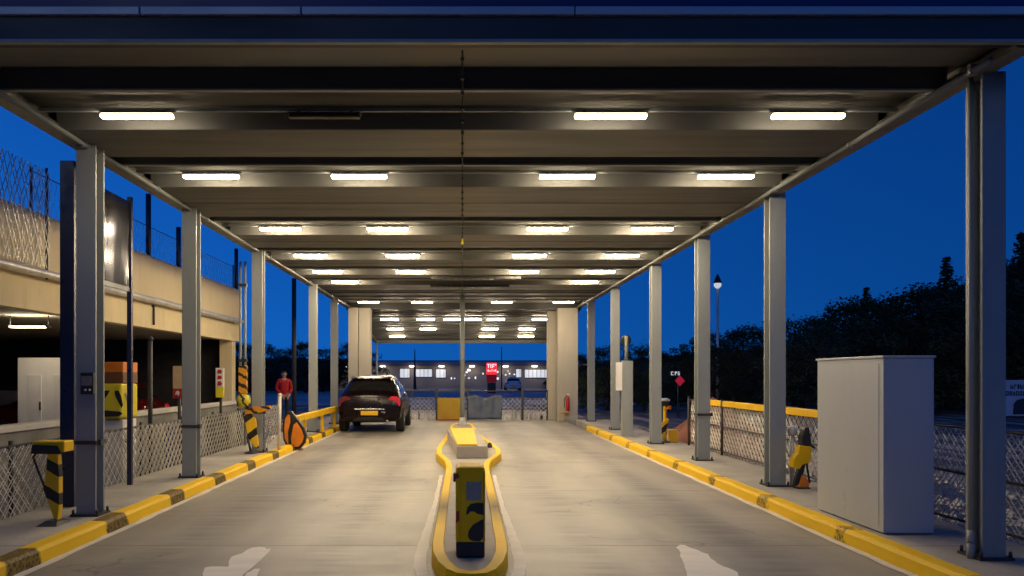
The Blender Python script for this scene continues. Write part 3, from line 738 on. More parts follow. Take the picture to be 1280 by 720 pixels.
# wire heap
wh = MB(); rw = random.Random(5)
for k in range(34):
    c = Vector((rw.uniform(-4.02, -3.80), rw.uniform(15.5, 15.85), rw.uniform(.33, .62))); u = Vector((rw.gauss(0, 1), rw.gauss(0, .4), rw.gauss(0, 1))).normalized(); v = u.orthogonal().normalized()
    ra, rb = rw.uniform(.10, .20), rw.uniform(.06, .17); a0 = rw.uniform(0, 6); pts = []
    for j in range(13):
        t = a0 + j / 12 * rw.uniform(4.6, 5.6); p = c + u * ra * math.cos(t) + v * rb * math.sin(t); p.z = max(.138, p.z); pts.append(p)
    wh.path(pts, .006, 4)
for k in range(10):
    x = -4.03 + k * .03; wh.path([(x, 15.45, .135), (x + rw.uniform(-.05, .05), 15.5, .5), (x + rw.uniform(-.1, .1), 15.6, .8 + rw.uniform(-.1, .1))], .006, 4)
tag(wh.build('wire_heap', M['chrome'], None, 0, origin=(-3.9, 15.7, .13)), 'heap of tangled bright wire on the left pavement', 'wire heap')
m = MB(); m.tube((X(348, 15.9), 15.95, .127), (X(349, 15.9), 15.95, Z(494, 15.95)), .035, 10); m.lathe([(.04, 0), (.045, .03), (.02, .05)], (X(349, 15.9), 15.95, Z(495, 15.95)), 10)
tag(m.build('stake', M['galv'], None, 0, origin=(X(348, 15.9), 15.95, .128)), 'short galvanised stake standing behind the tangled wire', 'stake')

# yellow guard rail with teardrop end plate
gr = thing('guard_rail', 'yellow guard rail on the left kerb with orange teardrop end plate', 'guard rail', (-3.68, 20, .13))
m = MB(); m.box(-3.72, -3.60, 17.35, 23.2, .58, .73); m.build('rail', M['yellow'], gr, .02)
for yy in (18.6, 20.9, 22.9): MB().box(-3.71, -3.64, yy, yy + .08, .13, .578).build('post', M['yellow'], gr, .006)
P3 = lambda px, py: (X(px, 17.2), Z(py, 17.2))
tear = [P3(353, 535), P3(354, 522), P3(359, 514), P3(364, 514), P3(372, 524), P3(380, 535), P3(383, 545), P3(381, 554), P3(375, 561), P3(366, 563), P3(359, 560), P3(354, 550)]
MB().prism_xz(tear, 17.2, 17.34).build('end_plate', M['black'], gr, .02)
def shrink(pts, k, cx=None):
    ax = sum(p[0] for p in pts) / len(pts); az = sum(p[1] for p in pts) / len(pts); return [(ax + (x - ax) * k, az + (z - az) * k) for x, z in pts]
inner = [P3(367, 531), P3(371, 528), P3(377, 537), P3(380, 546), P3(378, 553), P3(373, 558), P3(365, 559), P3(364, 548)]
MB().prism_xz(inner, 17.182, 17.199).build('end_plate_panel', M['orange'], gr, .004)
inner2 = [P3(355.5, 535), P3(356.5, 524), P3(360, 518), P3(362.5, 519), P3(363, 528), P3(360, 540), P3(360.5, 556), P3(356, 548)]
MB().prism_xz(inner2, 17.182, 17.199).build('end_plate_panel', M['orange'], gr, .004)
m = MB(); m.box(X(358, 17.25), X(377, 17.25), 17.15, 17.45, 0, .03); m.build('foot', M['brown'], gr, .005)

# right-hand leaning hazard post
d3 = 10.55
P4 = lambda px, py: (X(px, d3), Z(py, d3))
hp = thing('hazard_post', 'leaning yellow and black post with dark hood beside the grey cabinet', 'hazard post', (4.42, 10.55, .128))
MB().prism_xz([P4(1000, 545), P4(1004, 534), P4(1009, 534), P4(1012, 552), P4(1010, 560), P4(999, 558)], 10.48, 10.62).build('hood', M['black'], hp, .02)
MB().prism_xz([P4(996, 556), P4(1011, 557.5), P4(1010, 577), P4(1000, 580), P4(996, 586), P4(987, 583), P4(989, 572), P4(994, 566)], 10.46, 10.60).build('shield', M['yellow'], hp, .012)
MB().prism_xz([P4(999, 577), P4(1006, 577), P4(1003, 590), P4(997, 604), P4(991, 608), P4(993, 596)], 10.50, 10.57).build('leg', M['black'], hp, .008)
MB().prism_xz([P4(1000, 593), P4(1004, 595), P4(1009, 603), P4(1008, 608), P4(995, 609), P4(997, 603)], 10.47, 10.58).build('lower_plate', M['orange'], hp, .006)
MB().box(X(992, d3), X(1008, d3), 10.42, 10.66, .127, .147).build('foot', M['darksteel'], hp, .004)
m = MB(); m.tube((X(1010, d3), 10.55, Z(555, d3)), (X(1020, d3), 10.6, Z(560, d3)), .016, 8); m.tube((X(1008, d3), 10.56, Z(575, d3)), (X(1014, d3), 10.6, Z(604, d3)), .014, 8); m.build('strut', M['black'], hp)
m = MB(); m.tube((X(990, 10.75), 10.75, .127), (X(990, 10.75), 10.75, Z(540, 10.75)), .03, 8); m.lathe([(.04, 0), (.06, .04), (.06, .1), (.03, .14)], (X(990, 10.75), 10.75, Z(545, 10.75)), 12)
tag(m.build('short_post', M['galv'], None, 0, origin=(X(990, 10.75), 10.75, .128)), 'short grey capped post between right column and leaning hazard post', 'post')

# warning lamp post further along
d4 = 17.75; xw = X(831, d4)
wp = thing('warning_post', 'slim yellow post with white topped black lamp near the right columns', 'warning post', (xw, d4, .128))
m = MB(); m.tube((xw, d4, .13), (xw, d4, Z(507, d4)), .035, 12); m.build('shaft', M['yellow'], wp)
m = MB(); m.lathe([(.05, 0), (.09, .03), (.105, .09), (.105, .10)], (xw, d4, Z(507, d4)), 20); m.build('lamp_cup', M['black'], wp)
m = MB(); m.lathe([(.115, 0), (.12, .02), (.10, .05), (.04, .065)], (xw, d4, Z(507, d4) + .101), 20); m.build('lamp_cap', M['lampcap'], wp)
m = MB(); m.tube((xw, d4 - .02, Z(512, d4)), (xw + .09, d4 - .04, Z(509, d4)), .025, 8); m.tube((xw + .08, d4 - .04, Z(511, d4)), (xw + .11, d4 - .04, Z(507, d4)), .045, 8); m.build('button_arm', M['orange'], wp)
P5 = lambda px, py: (X(px, d4), Z(py, d4))
MB().prism_xz([P5(824, 532), P5(833, 522), P5(836, 524), P5(830, 542), P5(825, 546)], d4 - .07, d4 - .038).build('striped_board', M['stripeB'], wp, .004)
MB().box(X(836, d4), X(846, d4), d4 - .1, d4 + .15, .128, Z(537, d4)).build('battery_box', M['amber'], wp, .01)
MB().box(xw - .14, xw + .10, d4 - .12, d4 + .12, .127, .15).build('foot', M['darksteel'], wp, .004)

# sign post with control box
d5 = 19.6; xs = X(783, d5)
sp_ = thing('sign_post', 'square grey post carrying a dark round sign and a control box', 'sign post', (xs, d5, .128))
MB().box(X(777, d5), X(790, d5), d5 - .12, d5 + .12, .128, Z(451, d5)).build('post', M['steel'], sp_, .008)
m = MB(); m.tube((xs, d5, Z(451, d5)), (xs, d5, Z(420, d5)), .045, 10); m.build('sign_stem', pmat('olive_stem', (.22, .22, .15), .5), sp_)
m = MB(); m.lathe([(.10, 0), (.13, .008), (.13, .022), (.1, .03)], (xs, d5 + .05, Z(425, d5)), 20, 'Y'); m.build('round_sign', M['black'], sp_)
MB().box(X(770.5, d5), X(776.8, d5), d5 - .1, d5 + .1, Z(488, d5), Z(453, d5)).build('control_box', M['cabwhite'], sp_, .006)

# earth mound, gravel
def mound(name, cx, cy, rx, ry, h, mat, seed, z0=-.15):
    m = MB(); n = 30; rz = random.Random(seed); vs = []; fs = []
    ph = [rz.uniform(0, 6.28) for _ in range(8)]
    for i in range(n + 1):
        for j in range(n + 1):
            u, v = i / n * 2 - 1, j / n * 2 - 1; r = math.sqrt(u * u + v * v)
            k = max(0, 1 - r ** 1.6); k *= 1 + .18 * math.sin(5 * u + ph[0]) * math.sin(6 * v + ph[1]) + .1 * math.sin(13 * u + ph[2]) * math.sin(11 * v + ph[3])
            vs.append((cx + u * rx, cy + v * ry, z0 - .02 + h * k + (rz.uniform(-.03, .03) if k > 0 else 0)))
    for i in range(n):
        for j in range(n): a = i * (n + 1) + j; fs.append((a, a + 1, a + n + 2, a + n + 1))
    m.add(vs, fs, True); return m.build(name, mat, origin=(cx, cy, z0))
tag(mound('earth_mound', 5.95, 18.6, 1.25, 2.6, 1.05, M['rust'], 4), 'reddish brown earth mound beyond the right pavement', 'mound')
gv = MB(); rg = random.Random(9)
for k in range(2600):
    y = rg.uniform(4, 24); x = 5.0 + abs(rg.gauss(0, 1.7)) if rg.random() < .6 else rg.choice((5.5, 6.6, 8.0)) + rg.gauss(0, .18); s = rg.uniform(.02, .075)
    vs = [Vector((rg.gauss(0, 1), rg.gauss(0, 1), rg.gauss(0, .8))).normalized() * s for _ in range(6)]
    c = Vector((x, y, -.15 + s * .35))
    o = len(gv.v); pts = [c + Vector((s * rg.uniform(.6, 1), 0, 0)), c + Vector((0, s * rg.uniform(.6, 1.2), 0)), c - Vector((s * rg.uniform(.6, 1), 0, 0)), c - Vector((0, s, 0)), c + Vector((rg.uniform(-.3, .3) * s, 0, s * rg.uniform(.4, .8))), c - Vector((0, 0, s * .6))]
    gv.add(pts, [(0, 1, 4), (1, 2, 4), (2, 3, 4), (3, 0, 4), (1, 0, 5), (2, 1, 5), (3, 2, 5), (0, 3, 5)])
tag(gv.build('gravel', M['stone'], fix=False), 'loose pale gravel on the dark ground outside the right fence', 'gravel', kind='stuff')

struct(MB().box(-40, 40, 49, 109, -.3, -.13).build('far_road', pmat('pale_far_road', (.42, .38, .34), .6, 0, .35, .25, .5, (.25, 1.2, 1))))
# ------------------------------------------------------------------ things beyond the left fence
kd = 12.0
ks = thing('ticket_machine', 'yellow and orange machine with two black curved marks behind left fence', 'machine', (X(138, kd), kd + .25, -.15))
kx0, kx1 = X(117, kd), X(154.5, kd)
MB().box(kx0 + .01, kx1 - .01, kd, kd + .5, -.15, .94).build('lower_body', M['cabwhite'], ks, .01)
MB().box(kx0, kx1, kd - .02, kd + .52, 1.49, 1.655).build('brown_band', M['brown'], ks, .008)
MB().box(kx0, kx1, kd - .02, kd + .52, 1.657, 1.81).build('top_panel', M['orange'], ks, .008)
yp = MB().box(kx0 - .005, kx1 + .005, kd - .09, kd + .52, .96, 1.488).build('yellow_panel', M['lime'], ks, .04, seg=4)
Pk = lambda px, py: (X(px, kd - .1), Z(py, kd - .1))
m = MB(); m.prism_xz([Pk(143, 488.5), Pk(148, 488), Pk(151, 495), Pk(153.5, 506), Pk(152, 510), Pk(148, 503), Pk(144, 495)], kd - .098, kd - .091)
m.prism_xz([Pk(124, 488.5), Pk(137, 488), Pk(134, 494), Pk(129, 500), Pk(126, 503), Pk(122, 498)], kd - .098, kd - .091)
m.prism_xz([Pk(123, 514), Pk(132, 513), Pk(150, 514.5), Pk(153, 517), Pk(148, 520.5), Pk(132, 521), Pk(124, 520)], kd - .098, kd - .091); m.build('curved_mark', M['black'], ks)
m = MB(); m.path([(kx1 + .01, kd + .05, 1.35), (kx1 + .07, kd + .02, 1.2), (kx1 + .10, kd, .95), (kx1 + .09, kd, .7), (kx1 + .03, kd + .02, .6)], .022, 8); m.build('hose', M['galv'], ks)
def totem(px0, px1, D, y0, y1, label, bands, name='totem_sign'):
    e = thing(name, label, 'sign', (X((px0 + px1) / 2, D), D, -.15)); x0, x1 = X(px0, D), X(px1, D)
    MB().tube((((x0 + x1) / 2), D + .09, -.15), ((x0 + x1) / 2, D + .09, Z(y0, D) - .05), .03, 8).build('post', M['darksteel'], e)
    for (a, b, mat, nm) in bands: MB().box(x0, x1, D, D + .055, Z(b, D) + .002, Z(a, D)).build(nm, mat, e, .004)
    return e, x0, x1
e, x0, x1 = totem(216, 228, 14, 457, 498, 'tall beige sign with red foot panel behind left fence', [(457.5, 486, M['signbeige'], 'sign_panel'), (486, 498, M['red'], 'foot_panel')])
m = MB(); m.prism_xz([(X(219, 14), Z(494, 14)), (X(220, 14), Z(489, 14)), (X(223, 14), Z(488.5, 14)), (X(224.5, 14), Z(491, 14)), (X(223, 14), Z(495, 14)), (X(221, 14), Z(492.5, 14))], 13.99, 13.999); m.build('mark', M['white'], e)
e, x0, x1 = totem(269.5, 279.5, 17, 460, 497, 'narrow white sign with red symbols above a yellow panel', [(460, 484, M['white'], 'sign_panel'), (484, 497, M['lime'], 'lower_panel')])
m = MB()
for (a, b, c) in ((462, 467, 0), (469.5, 474, 1), (476.5, 482, 0)): m.prism_xz([(x0 + .035, Z(b, 17)), (x1 - .05, Z(b, 17)), (x1 - .03, Z((a + b) / 2, 17)), (x1 - .06, Z(a, 17)), (x0 + .05, Z(a, 17))], 16.99, 16.999)
m.build('symbol', M['red'], e)
m = MB(); m.lathe([(.20, 0), (.215, .03), (.215, .27), (.225, .29), (.215, .31), (.215, .55), (.225, .57), (.215, .59), (.21, .83), (.19, .85)], (X(221, 14.8), 14.8, -.15), 24)
tag(m.build('barrel', M['blue'], None, origin=(X(221, 14.8), 14.8, -.15)), 'blue plastic barrel behind the fence beside the second left column', 'barrel')
bn = thing('waste_bin', 'dark slatted waste bin between fence and pale barrier wall', 'bin', (X(272, 17), 17, -.15))
m = MB(); bx, by = X(272, 17), 17.0
m.lathe([(.19, 0), (.2, .02), (.2, .05)], (bx, by, -.15), 20)
for k in range(22):
    a = k / 22 * 6.283; m.box(bx + .21 * math.cos(a) - .02, bx + .21 * math.cos(a) + .02, by + .21 * math.sin(a) - .02, by + .21 * math.sin(a) + .02, -.14, .70)
m.build('slats', M['darksteel'], bn)
m = MB(); m.lathe([(.20, 0), (.25, .005), (.25, .05), (.2, .055)], (bx, by, .70), 22); m.build('rim', M['black'], bn)
fp_ = MB(); fp_.tube((-4.78, 12.25, -.15), (-4.78, 12.25, 2.15), .035, 10)
fp_.lathe([(.05, 0), (.05, .03), (.02, .06)], (-4.78, 12.25, 2.15), 10)
tag(fp_.build('dark_pole', M['darksteel'], None, origin=(-4.78, 12.25, -.15)), 'slim dark pole rising from the left fence near the yellow machine', 'pole')
st_ = thing('standpipe', 'pair of slim grey pipes rising to the roof near third left column', 'pipe', (-4.65, 17, .128))
for px in (300.5, 306.5): MB().tube((X(px, 17), 17, .128), (X(px, 17), 17, 4.03), .028, 8).build('pipe', M['steel'], st_)
MB().box(X(300, 17) - .03, X(307, 17) + .03, 16.96, 17.04, 1.9, 1.96).build('clamp', M['darksteel'], st_)
MB().box(X(300, 17) - .03, X(307, 17) + .03, 16.96, 17.04, 3.5, 3.56).build('clamp', M['darksteel'], st_)

# ------------------------------------------------------------------ end of the lanes: piers, fence, boards
def pier(x0, x1, y0, y1, label, h=4.0):
    e = thing('concrete_pier', label, 'pier', ((x0 + x1) / 2, y0, -.15))
    MB().box(x0, x1, y0, y1, -.15, h).build('shaft', M['pier'], e, .015)
    MB().box(x0 - .02, x1 + .02, y0 - .02, y1 + .02, -.14, .06).build('skirting', M['concrete'], e, .01)
pier(X(437, 28.4), X(449, 28.4), 28.05, 28.58, 'narrow pale concrete pier behind the dark car, nearer the left edge')
pier(X(449.6, 28.4), X(464, 28.4), 28.12, 28.585, 'wider pale concrete pier behind the dark car')
pier(X(697, 28.3), X(722, 28.3), 28.2, 28.585, 'wide pale concrete pier at the far right end of the canopy')
pier(X(684, 29.3), X(696.5, 29.3), 29.0, 29.5, 'narrow shaded concrete pier beside the far right pier', h=3.95)
gf = thing('end_fence', 'grey mesh fence on dark posts closing the far end of lanes', 'fence', (0, 29, 0))
chainlink(gf, (X(466, 29), 29.0), (X(684, 29), 29.0), .06, .80, .16, 1.0, .009, 50, M['galv'], M['darksteel'], rails=(1.05, .80, .40), railr=.022, postr=.03, posth=.3)
for px in (500, 546, 585, 653): MB().box(X(px, 29) - .04, X(px, 29) + .04, 28.97, 29.05, -.15, 1.12).build('post', M['darksteel'], gf)
rgp = random.Random(21); m = MB()
for k in range(150):
    px = rgp.uniform(470, 684); h = rgp.uniform(.05, .42)
    if 545 < px < 580: continue
    m.box(X(px, 29.1), X(px, 29.1) + rgp.uniform(.02, .06), 29.08, 29.12, 0.02, h)
m.build('picket', M['galv'], gf)
yb = thing('yellow_board', 'plain yellow board leaning on the far end fence left of pole', 'board', (X(562, 28.9), 28.9, 0))
MB().box(X(547, 28.9), X(577, 28.9), 28.87, 28.91, .05, .80).build('board', pmat('ochre_board', (.42, .25, .012), .6, 0, .12, 2, .3), yb, .006)
MB().box(X(547, 28.9), X(577, 28.9), 28.868, 28.912, .0, .048).build('base_strip', M['red'], yb)
tp = MB(); n = 22; vs = []; fs = []; rt = random.Random(2)
for i in range(n + 1):
    for j in range(9):
        u, v = i / n, j / 8; vs.append((X(585, 28.9) + u * 1.22, 28.90 + .05 * math.sin(u * 17) * v + rt.uniform(-.012, .012) - .10 * (1 - v), .03 + v * (.83 + .06 * math.sin(u * 9))))
for i in range(n):
    for j in range(8): a = i * 9 + j; fs.append((a, a + 9, a + 10, a + 1))
tp.add(vs, fs, True); o = tp.build('tarpaulin', M['tarp'], None, origin=(X(585, 28.9) + .6, 28.9, .03))
sl = o.modifiers.new('thick', 'SOLIDIFY'); sl.thickness = .006
tag(o, 'crumpled blue grey tarpaulin hung on the far end fence', 'tarpaulin')
# red extinguisher on a stand in front of the far right pier
ex = thing('fire_extinguisher', 'red fire extinguisher on a wire stand by the far right pier', 'fire extinguisher', (X(709, 28), 27.95, 0))
m = MB(); m.lathe([(.055, 0), (.07, .03), (.07, .42), (.05, .49), (.022, .52), (.022, .56)], (X(709.5, 28), 27.95, .37), 16); m.build('cylinder', M['red'], ex)
m = MB(); m.box(X(709.5, 28) - .03, X(709.5, 28) + .07, 27.93, 27.97, .93, .97); m.lathe([(.03, 0), (.03, .05)], (X(709.5, 28), 27.95, .93), 8); m.build('valve', M['white'], ex)
m = MB(); m.path([(X(709.5, 28) - .02, 27.95, .93), (X(709.5, 28) - .13, 27.93, .8), (X(709.5, 28) - .11, 27.92, .5)], .014, 6); m.build('hose', M['black'], ex)
m = MB(); xx = X(706, 28); m.tube((xx, 27.95, 0), (xx, 27.95, .33), .022, 8); m.box(xx - .14, xx + .17, 27.85, 28.05, .33, .368); m.build('stand', M['amber'], ex)

# ------------------------------------------------------------------ cars
def make_car(label, paint):
    root = thing('parked_car', label, 'car', (0, 0, 0))
    #      y    zb   w    zm   zs   wr   zr
    S = [(0.00, .40, .74, .55, .70, .62, .74), (0.03, .33, .84, .60, .86, .70, .93), (0.10, .30, .88, .62, .98, .74, 1.04), (0.20, .28, .90, .65, 1.03, .745, 1.10),
         (0.56, .26, .91, .68, 1.05, .64, 1.45), (0.66, .26, .91, .68, 1.05, .625, 1.525), (1.0, .25, .91, .68, 1.04, .62, 1.575), (1.9, .24, .91, .68, 1.02, .63, 1.60), (2.5, .24, .91, .68, 1.0, .61, 1.55), (2.75, .24, .91, .68, .99, .60, 1.49),
         (3.35, .25, .90, .66, .97, .70, 1.08), (3.5, .25, .90, .66, .95, .72, 1.02), (4.1, .27, .87, .62, .84, .68, .92), (4.4, .32, .78, .56, .70, .60, .76), (4.46, .4, .68, .5, .6, .52, .64)]
    vs, fs, mi = [], [], []
    K = 7
    for (y, zb, w, zm, zs, wr, zr) in S:
        half = [(w * .80, zb), (w * .97, zb + .08), (w, zm), (w * .985, zs), (wr, zr), (wr * .72, zr + .035), (wr * .3, zr + .05)]
        vs += [(x, y, z) for x, z in half] + [(-x, y, z) for x, z in half[::-1]]
    N = 2 * K
    for i in range(len(S) - 1):
        for j in range(N):
            a, b = i * N + j, i * N + (j + 1) % N
            fs.append((a, a + N, b + N, b)); c = 0
            jj = j if j < K else N - 2 - j
            if jj == 3 and 4 <= i <= 9 and j < N - 1 and i != 6: c = 1           # side glass
            if 4 <= j <= 8 and i == 3: c = 2                        # rear window
            if 4 <= j <= 8 and i == 9: c = 3                        # windscreen
            if j == N - 1: c = 4
            if i <= 1 and (jj in (0, 1)) : c = 5                 # rear bumper
            mi.append(c)
    fs.append(tuple(range(N))[::-1]); mi.append(5)
    fs.append(tuple(range((len(S) - 1) * N, len(S) * N))); mi.append(0)
    me = bpy.data.meshes.new('tmp'); me.from_pydata(vs, [], fs)
    bm = bmesh.new(); bm.from_mesh(me); bmesh.ops.recalc_face_normals(bm, faces=bm.faces); bm.to_mesh(me); bm.free()
    for _ in range(6): me.materials.append(paint)
    for p, c in zip(me.polygons, mi): p.material_index = c
    tmp = bpy.data.objects.new('tmp', me); col.objects.link(tmp); sd = tmp.modifiers.new('s', 'SUBSURF'); sd.levels = sd.render_levels = 2
    dg = bpy.context.evaluated_depsgraph_get(); ev = tmp.evaluated_get(dg); em = ev.to_mesh()
    groups = {}
    V = [v.co.copy() for v in em.vertices]
    for p in em.polygons:
        key = p.material_index
        if key == 1: key = (1, p.center.x > 0)
        groups.setdefault(key, []).append(tuple(p.vertices))
    def sub(faces, name, mat):
        idx = {}; vv = []; ff = []
        for f in faces:
            t = []
            for i in f:
                if i not in idx: idx[i] = len(vv); vv.append(V[i])
                t.append(idx[i])
            ff.append(tuple(t))
        m = MB(); m.add(vv, ff, True); return m.build(name, mat, root, fix=False)
    body = sub(groups[0], 'body', paint)
    sub(groups[(1, True)], 'side_window', M['carglass']); sub(groups[(1, False)], 'side_window', M['carglass'])
    sub(groups[2], 'rear_window', M['carglass']); sub(groups[3], 'windscreen', M['carglass']); sub(groups[4], 'underside', M['black']); sub(groups[5], 'bumper', paint)
    ev.to_mesh_clear(); bpy.data.objects.remove(tmp)
    for s in (-1, 1):
        m = MB(); m.prism_xz([(s * .50, .80), (s * .52, .95), (s * .60, 1.02), (s * .75, 1.03), (s * .845, .97), (s * .87, .84), (s * .84, .74), (s * .70, .76)], .035, .26)
        m.build('tail_light', M['lens'] if s > 0 else M['lensdim'], root, .02)  # left lens coloured darker, as it catches less light
        m = MB(); m.box(s * .93, s * 1.08, 2.72, 2.80, 1.0, 1.13); m.tube((s * .88, 2.77, 1.02), (s * .95, 2.77, 1.04), .02, 6); m.build('wing_mirror', M['black'], root, .02)
        m = MB(); m.box(s * .55, s * .82, 4.33, 4.44, .62, .72); m.build('headlight', M['white'], root, .015)
        for yy in (.78, 3.48):
            w = MB(); w.lathe([(.20, s * .70), (.315, s * .70), (.335, s * .73), (.335, s * .90), (.315, s * .925), (.22, s * .925)], (0, yy, .335), 28, 'X'); wo = w.build('wheel', M['rubber'], root)
            q = MB(); q.lathe([(.215, s * .905), (.215, s * .928), (.19, s * .922), (.06, s * .915), (.05, s * .93), (.02, s * .93)], (0, yy, .335), 24, 'X'); q.build('rim', M['galv'], wo)
        m = MB(); m.box(s * .925, s * .94, 1.35, 1.5, .90, .925); m.box(s * .925, s * .94, 2.35, 2.5, .90, .925); m.build('door_handle', M['black'], root)
    m = MB(); m.box(-.24, .24, -.018, .012, .50, .62); m.build('number_plate', M['plate'], root, .003)
    m = MB(); m.box(-.42, .42, -.004, .04, .655, .685); m.build('plate_trim', M['chrome'], root, .006)
    m = MB(); m.box(.33, .45, .0, .03, .575, .60); m.box(.40, .44, .0, .03, .555, .57); m.build('badge', M['chrome'], root)
    m = MB(); m.hexa([(-.58, .50, 1.515), (.58, .50, 1.515), (.60, .72, 1.56), (-.60, .72, 1.56)], [(-.58, .50, 1.535), (.58, .50, 1.535), (.60, .72, 1.60), (-.60, .72, 1.60)]); m.build('spoiler', paint, root, .008)
    m = MB(); m.path([(0, .19, 1.10), (.28, .27, 1.20)], .012, 6); m.build('wiper', M['black'], root)
    m = MB(); m.tube((.5, .0, .34), (.5, .2, .34), .035, 10); m.build('exhaust', M['chrome'], root)
    m = MB(); m.box(-.45, .45, .02, .04, .35, .40); m.build('rear_skirt', M['rubber'], root)
    m = MB(); m.box(-.70, .70, .165, .19, 1.075, 1.09); m.build('window_trim', M['chrome'], root, .004)
    return root
car = make_car('dark maroon hatchback with yellow rear plate stopped in the left lane', M['maroon'])
car.location = (X(462, 22.5), 22.45, 0)
car['group'] = 'cars'
c2 = copy_tree(car, (-7.7, 20.3, -.15), 'dim red car parked in the dark under the beige deck', {M['maroon']: M['redcar']}); c2.rotation_euler = (0, 0, R(90))
c3 = copy_tree(car, (X(642, 92), 92, -.15), 'small white car parked in front of the distant low building', {M['maroon']: M['whitecar'], M['black']: M['whitecar']})

# ------------------------------------------------------------------ person in the red jacket
def skin_mesh(chains, name, mat, parent, root_idx=0):
    """chains: list of lists of ((x,y,z), radius); joints with equal positions are merged"""
    vid, vs, rs, es = {}, [], [], []
    for ch in chains:
        prev = None
        for p, r in ch:
            k = tuple(round(c, 4) for c in p)
            if k not in vid: vid[k] = len(vs); vs.append(p); rs.append(r)
            if prev is not None: es.append((prev, vid[k]))
            prev = vid[k]
    me = bpy.data.meshes.new('t'); me.from_pydata(vs, es, [])
    o = bpy.data.objects.new('t', me); col.objects.link(o)
    sk = o.modifiers.new('sk', 'SKIN'); sk.use_smooth_shade = True
    for i, r in enumerate(rs):
        d_ = me.skin_vertices[0].data[i]; d_.radius = (r, r) if not isinstance(r, tuple) else r; d_.use_root = (i == root_idx)
    sb = o.modifiers.new('sb', 'SUBSURF'); sb.levels = sb.render_levels = 2
    dg = bpy.context.evaluated_depsgraph_get()
    nm = bpy.data.meshes.new_from_object(o.evaluated_get(dg)); nm.name = name
    bpy.data.objects.remove(o)
    nm.materials.clear(); nm.materials.append(mat)
    ob = bpy.data.objects.new(name, nm); col.objects.link(ob); ob.parent = parent; ob['_o'] = tuple(parent['_o'])
    for p in nm.polygons: p.use_smooth = True
    return ob
pr = thing('person', 'person in a red jacket and dark trousers standing beyond the left pavement', 'person', (0, 0, 0))
pel = (0, 0, .95); tor = [(pel, (.15, .11)), ((0, 0, 1.12), (.14, .105)), ((0, .0, 1.32), (.165, .11)), ((0, 0, 1.45), (.13, .09)), ((0, 0, 1.52), (.055, .055)), ((0, -.01, 1.60), (.072, .085)), ((0, -.01, 1.68), (.078, .095)), ((0, 0, 1.75), (.05, .06))]
body = [tor]
jack, trou = [], []
for s in (-1, 1):
    arm = [((0, 0, 1.45), .1), ((s * .19, 0, 1.44), .06), ((s * .25, .02, 1.16), .042), ((s * .15, -.17, .96), .032), ((s * .11, -.22, .92), .036), ((s * .085, -.25, .88), .03)]
    body.append(arm)
    palm = Vector((s * .085, -.25, .88))
    for k in range(4):
        a = palm + Vector((s * (.02 - .014 * k), -.012, -.02)); b_ = a + Vector((-s * .012, -.012, -.042 + .004 * abs(k - 1.5))); c_ = b_ + Vector((-s * .012, .008, -.026))
        body.append([(tuple(palm), .03), (tuple(a), .010), (tuple(b_), .009), (tuple(c_), .008)])
    th = palm + Vector((-s * .03, -.02, .0)); body.append([(tuple(palm), .03), (tuple(th), .011), (tuple(th + Vector((-s * .015, -.015, -.03))), .009)])
    leg = [(pel, (.15, .11)), ((s * .10, 0, .86), .088), ((s * .11, -.01, .50), .06), ((s * .11, .02, .09), .042), ((s * .125, -.09, .04), .04), ((s * .13, -.15, .03), .03)]
    body.append(leg)
    jack.append([((0, 0, 1.44), (.12, .1)), ((s * .19, 0, 1.445), .075), ((s * .255, .02, 1.16), .06), ((s * .16, -.155, .975), .05)])
    trou.append([((0, 0, .96), (.155, .12)), ((s * .10, 0, .85), .10), ((s * .11, -.01, .50), .074), ((s * .11, .02, .11), .06)])
skin_mesh(body, 'body', M['skin'], pr)
skin_mesh([[((0, 0, .90), (.17, .13)), ((0, 0, 1.12), (.165, .13)), ((0, 0, 1.32), (.185, .13)), ((0, 0, 1.44), (.12, .1)), ((0, 0, 1.53), (.072, .07))]] + jack, 'jacket', M['redjacket'], pr)
skin_mesh(trou, 'trousers', M['trousers'], pr)
hr = MB(); vs = []; n = 14
for i in range(7):
    ph = i / 6 * R(100)
    for j in range(n):
        t = 2 * math.pi * j / n; rr_ = .088 * math.sin(ph) + .001; vs.append((rr_ * math.cos(t), .008 + rr_ * 1.22 * math.sin(t), 1.685 + .093 * math.cos(ph) + (.05 if math.sin(t) < -.5 and i > 4 else 0)))
fs = [(i * n + j, i * n + (j + 1) % n, (i + 1) * n + (j + 1) % n, (i + 1) * n + j) for i in range(6) for j in range(n)]
hr.add(vs, fs, True); hr.build('hair', M['hair'], pr)
m = MB()
for s in (-1, 1): m.lathe([(.004, -.012), (.011, -.006), (.012, 0), (.011, .006), (.004, .012)], (s * .032, -.095, 1.665), 8)
m.build('eyes', M['white'], pr)
m = MB(); m.add([(0, -.128, 1.63), (-.016, -.1, 1.622), (.016, -.1, 1.622), (0, -.1, 1.675)], [(0, 1, 2), (0, 2, 3), (0, 3, 1), (1, 3, 2)]); m.box(-.022, .022, -.103, -.096, 1.593, 1.60); m.build('nose_and_mouth', M['skin'], pr)
for s in (-1, 1): m = MB(); m.lathe([(.008, -.028), (.018, -.015), (.02, .005), (.014, .024), (.004, .03)], (s * .082, .005, 1.66), 8); m.build('ear', M['skin'], pr)
for s in (-1, 1):
    m = MB(); m.hexa([(s * .12 - .05, -.19, 0), (s * .12 + .05, -.19, 0), (s * .12 + .045, .08, 0), (s * .12 - .045, .08, 0)], [(s * .12 - .035, -.17, .06), (s * .12 + .035, -.17, .06), (s * .12 + .045, .07, .12), (s * .12 - .045, .07, .12)]); m.build('shoe', M['black'], pr, .02)
pr.location = (X(355, 27.5), 27.5, .0); pr.rotation_euler = (0, 0, R(25))
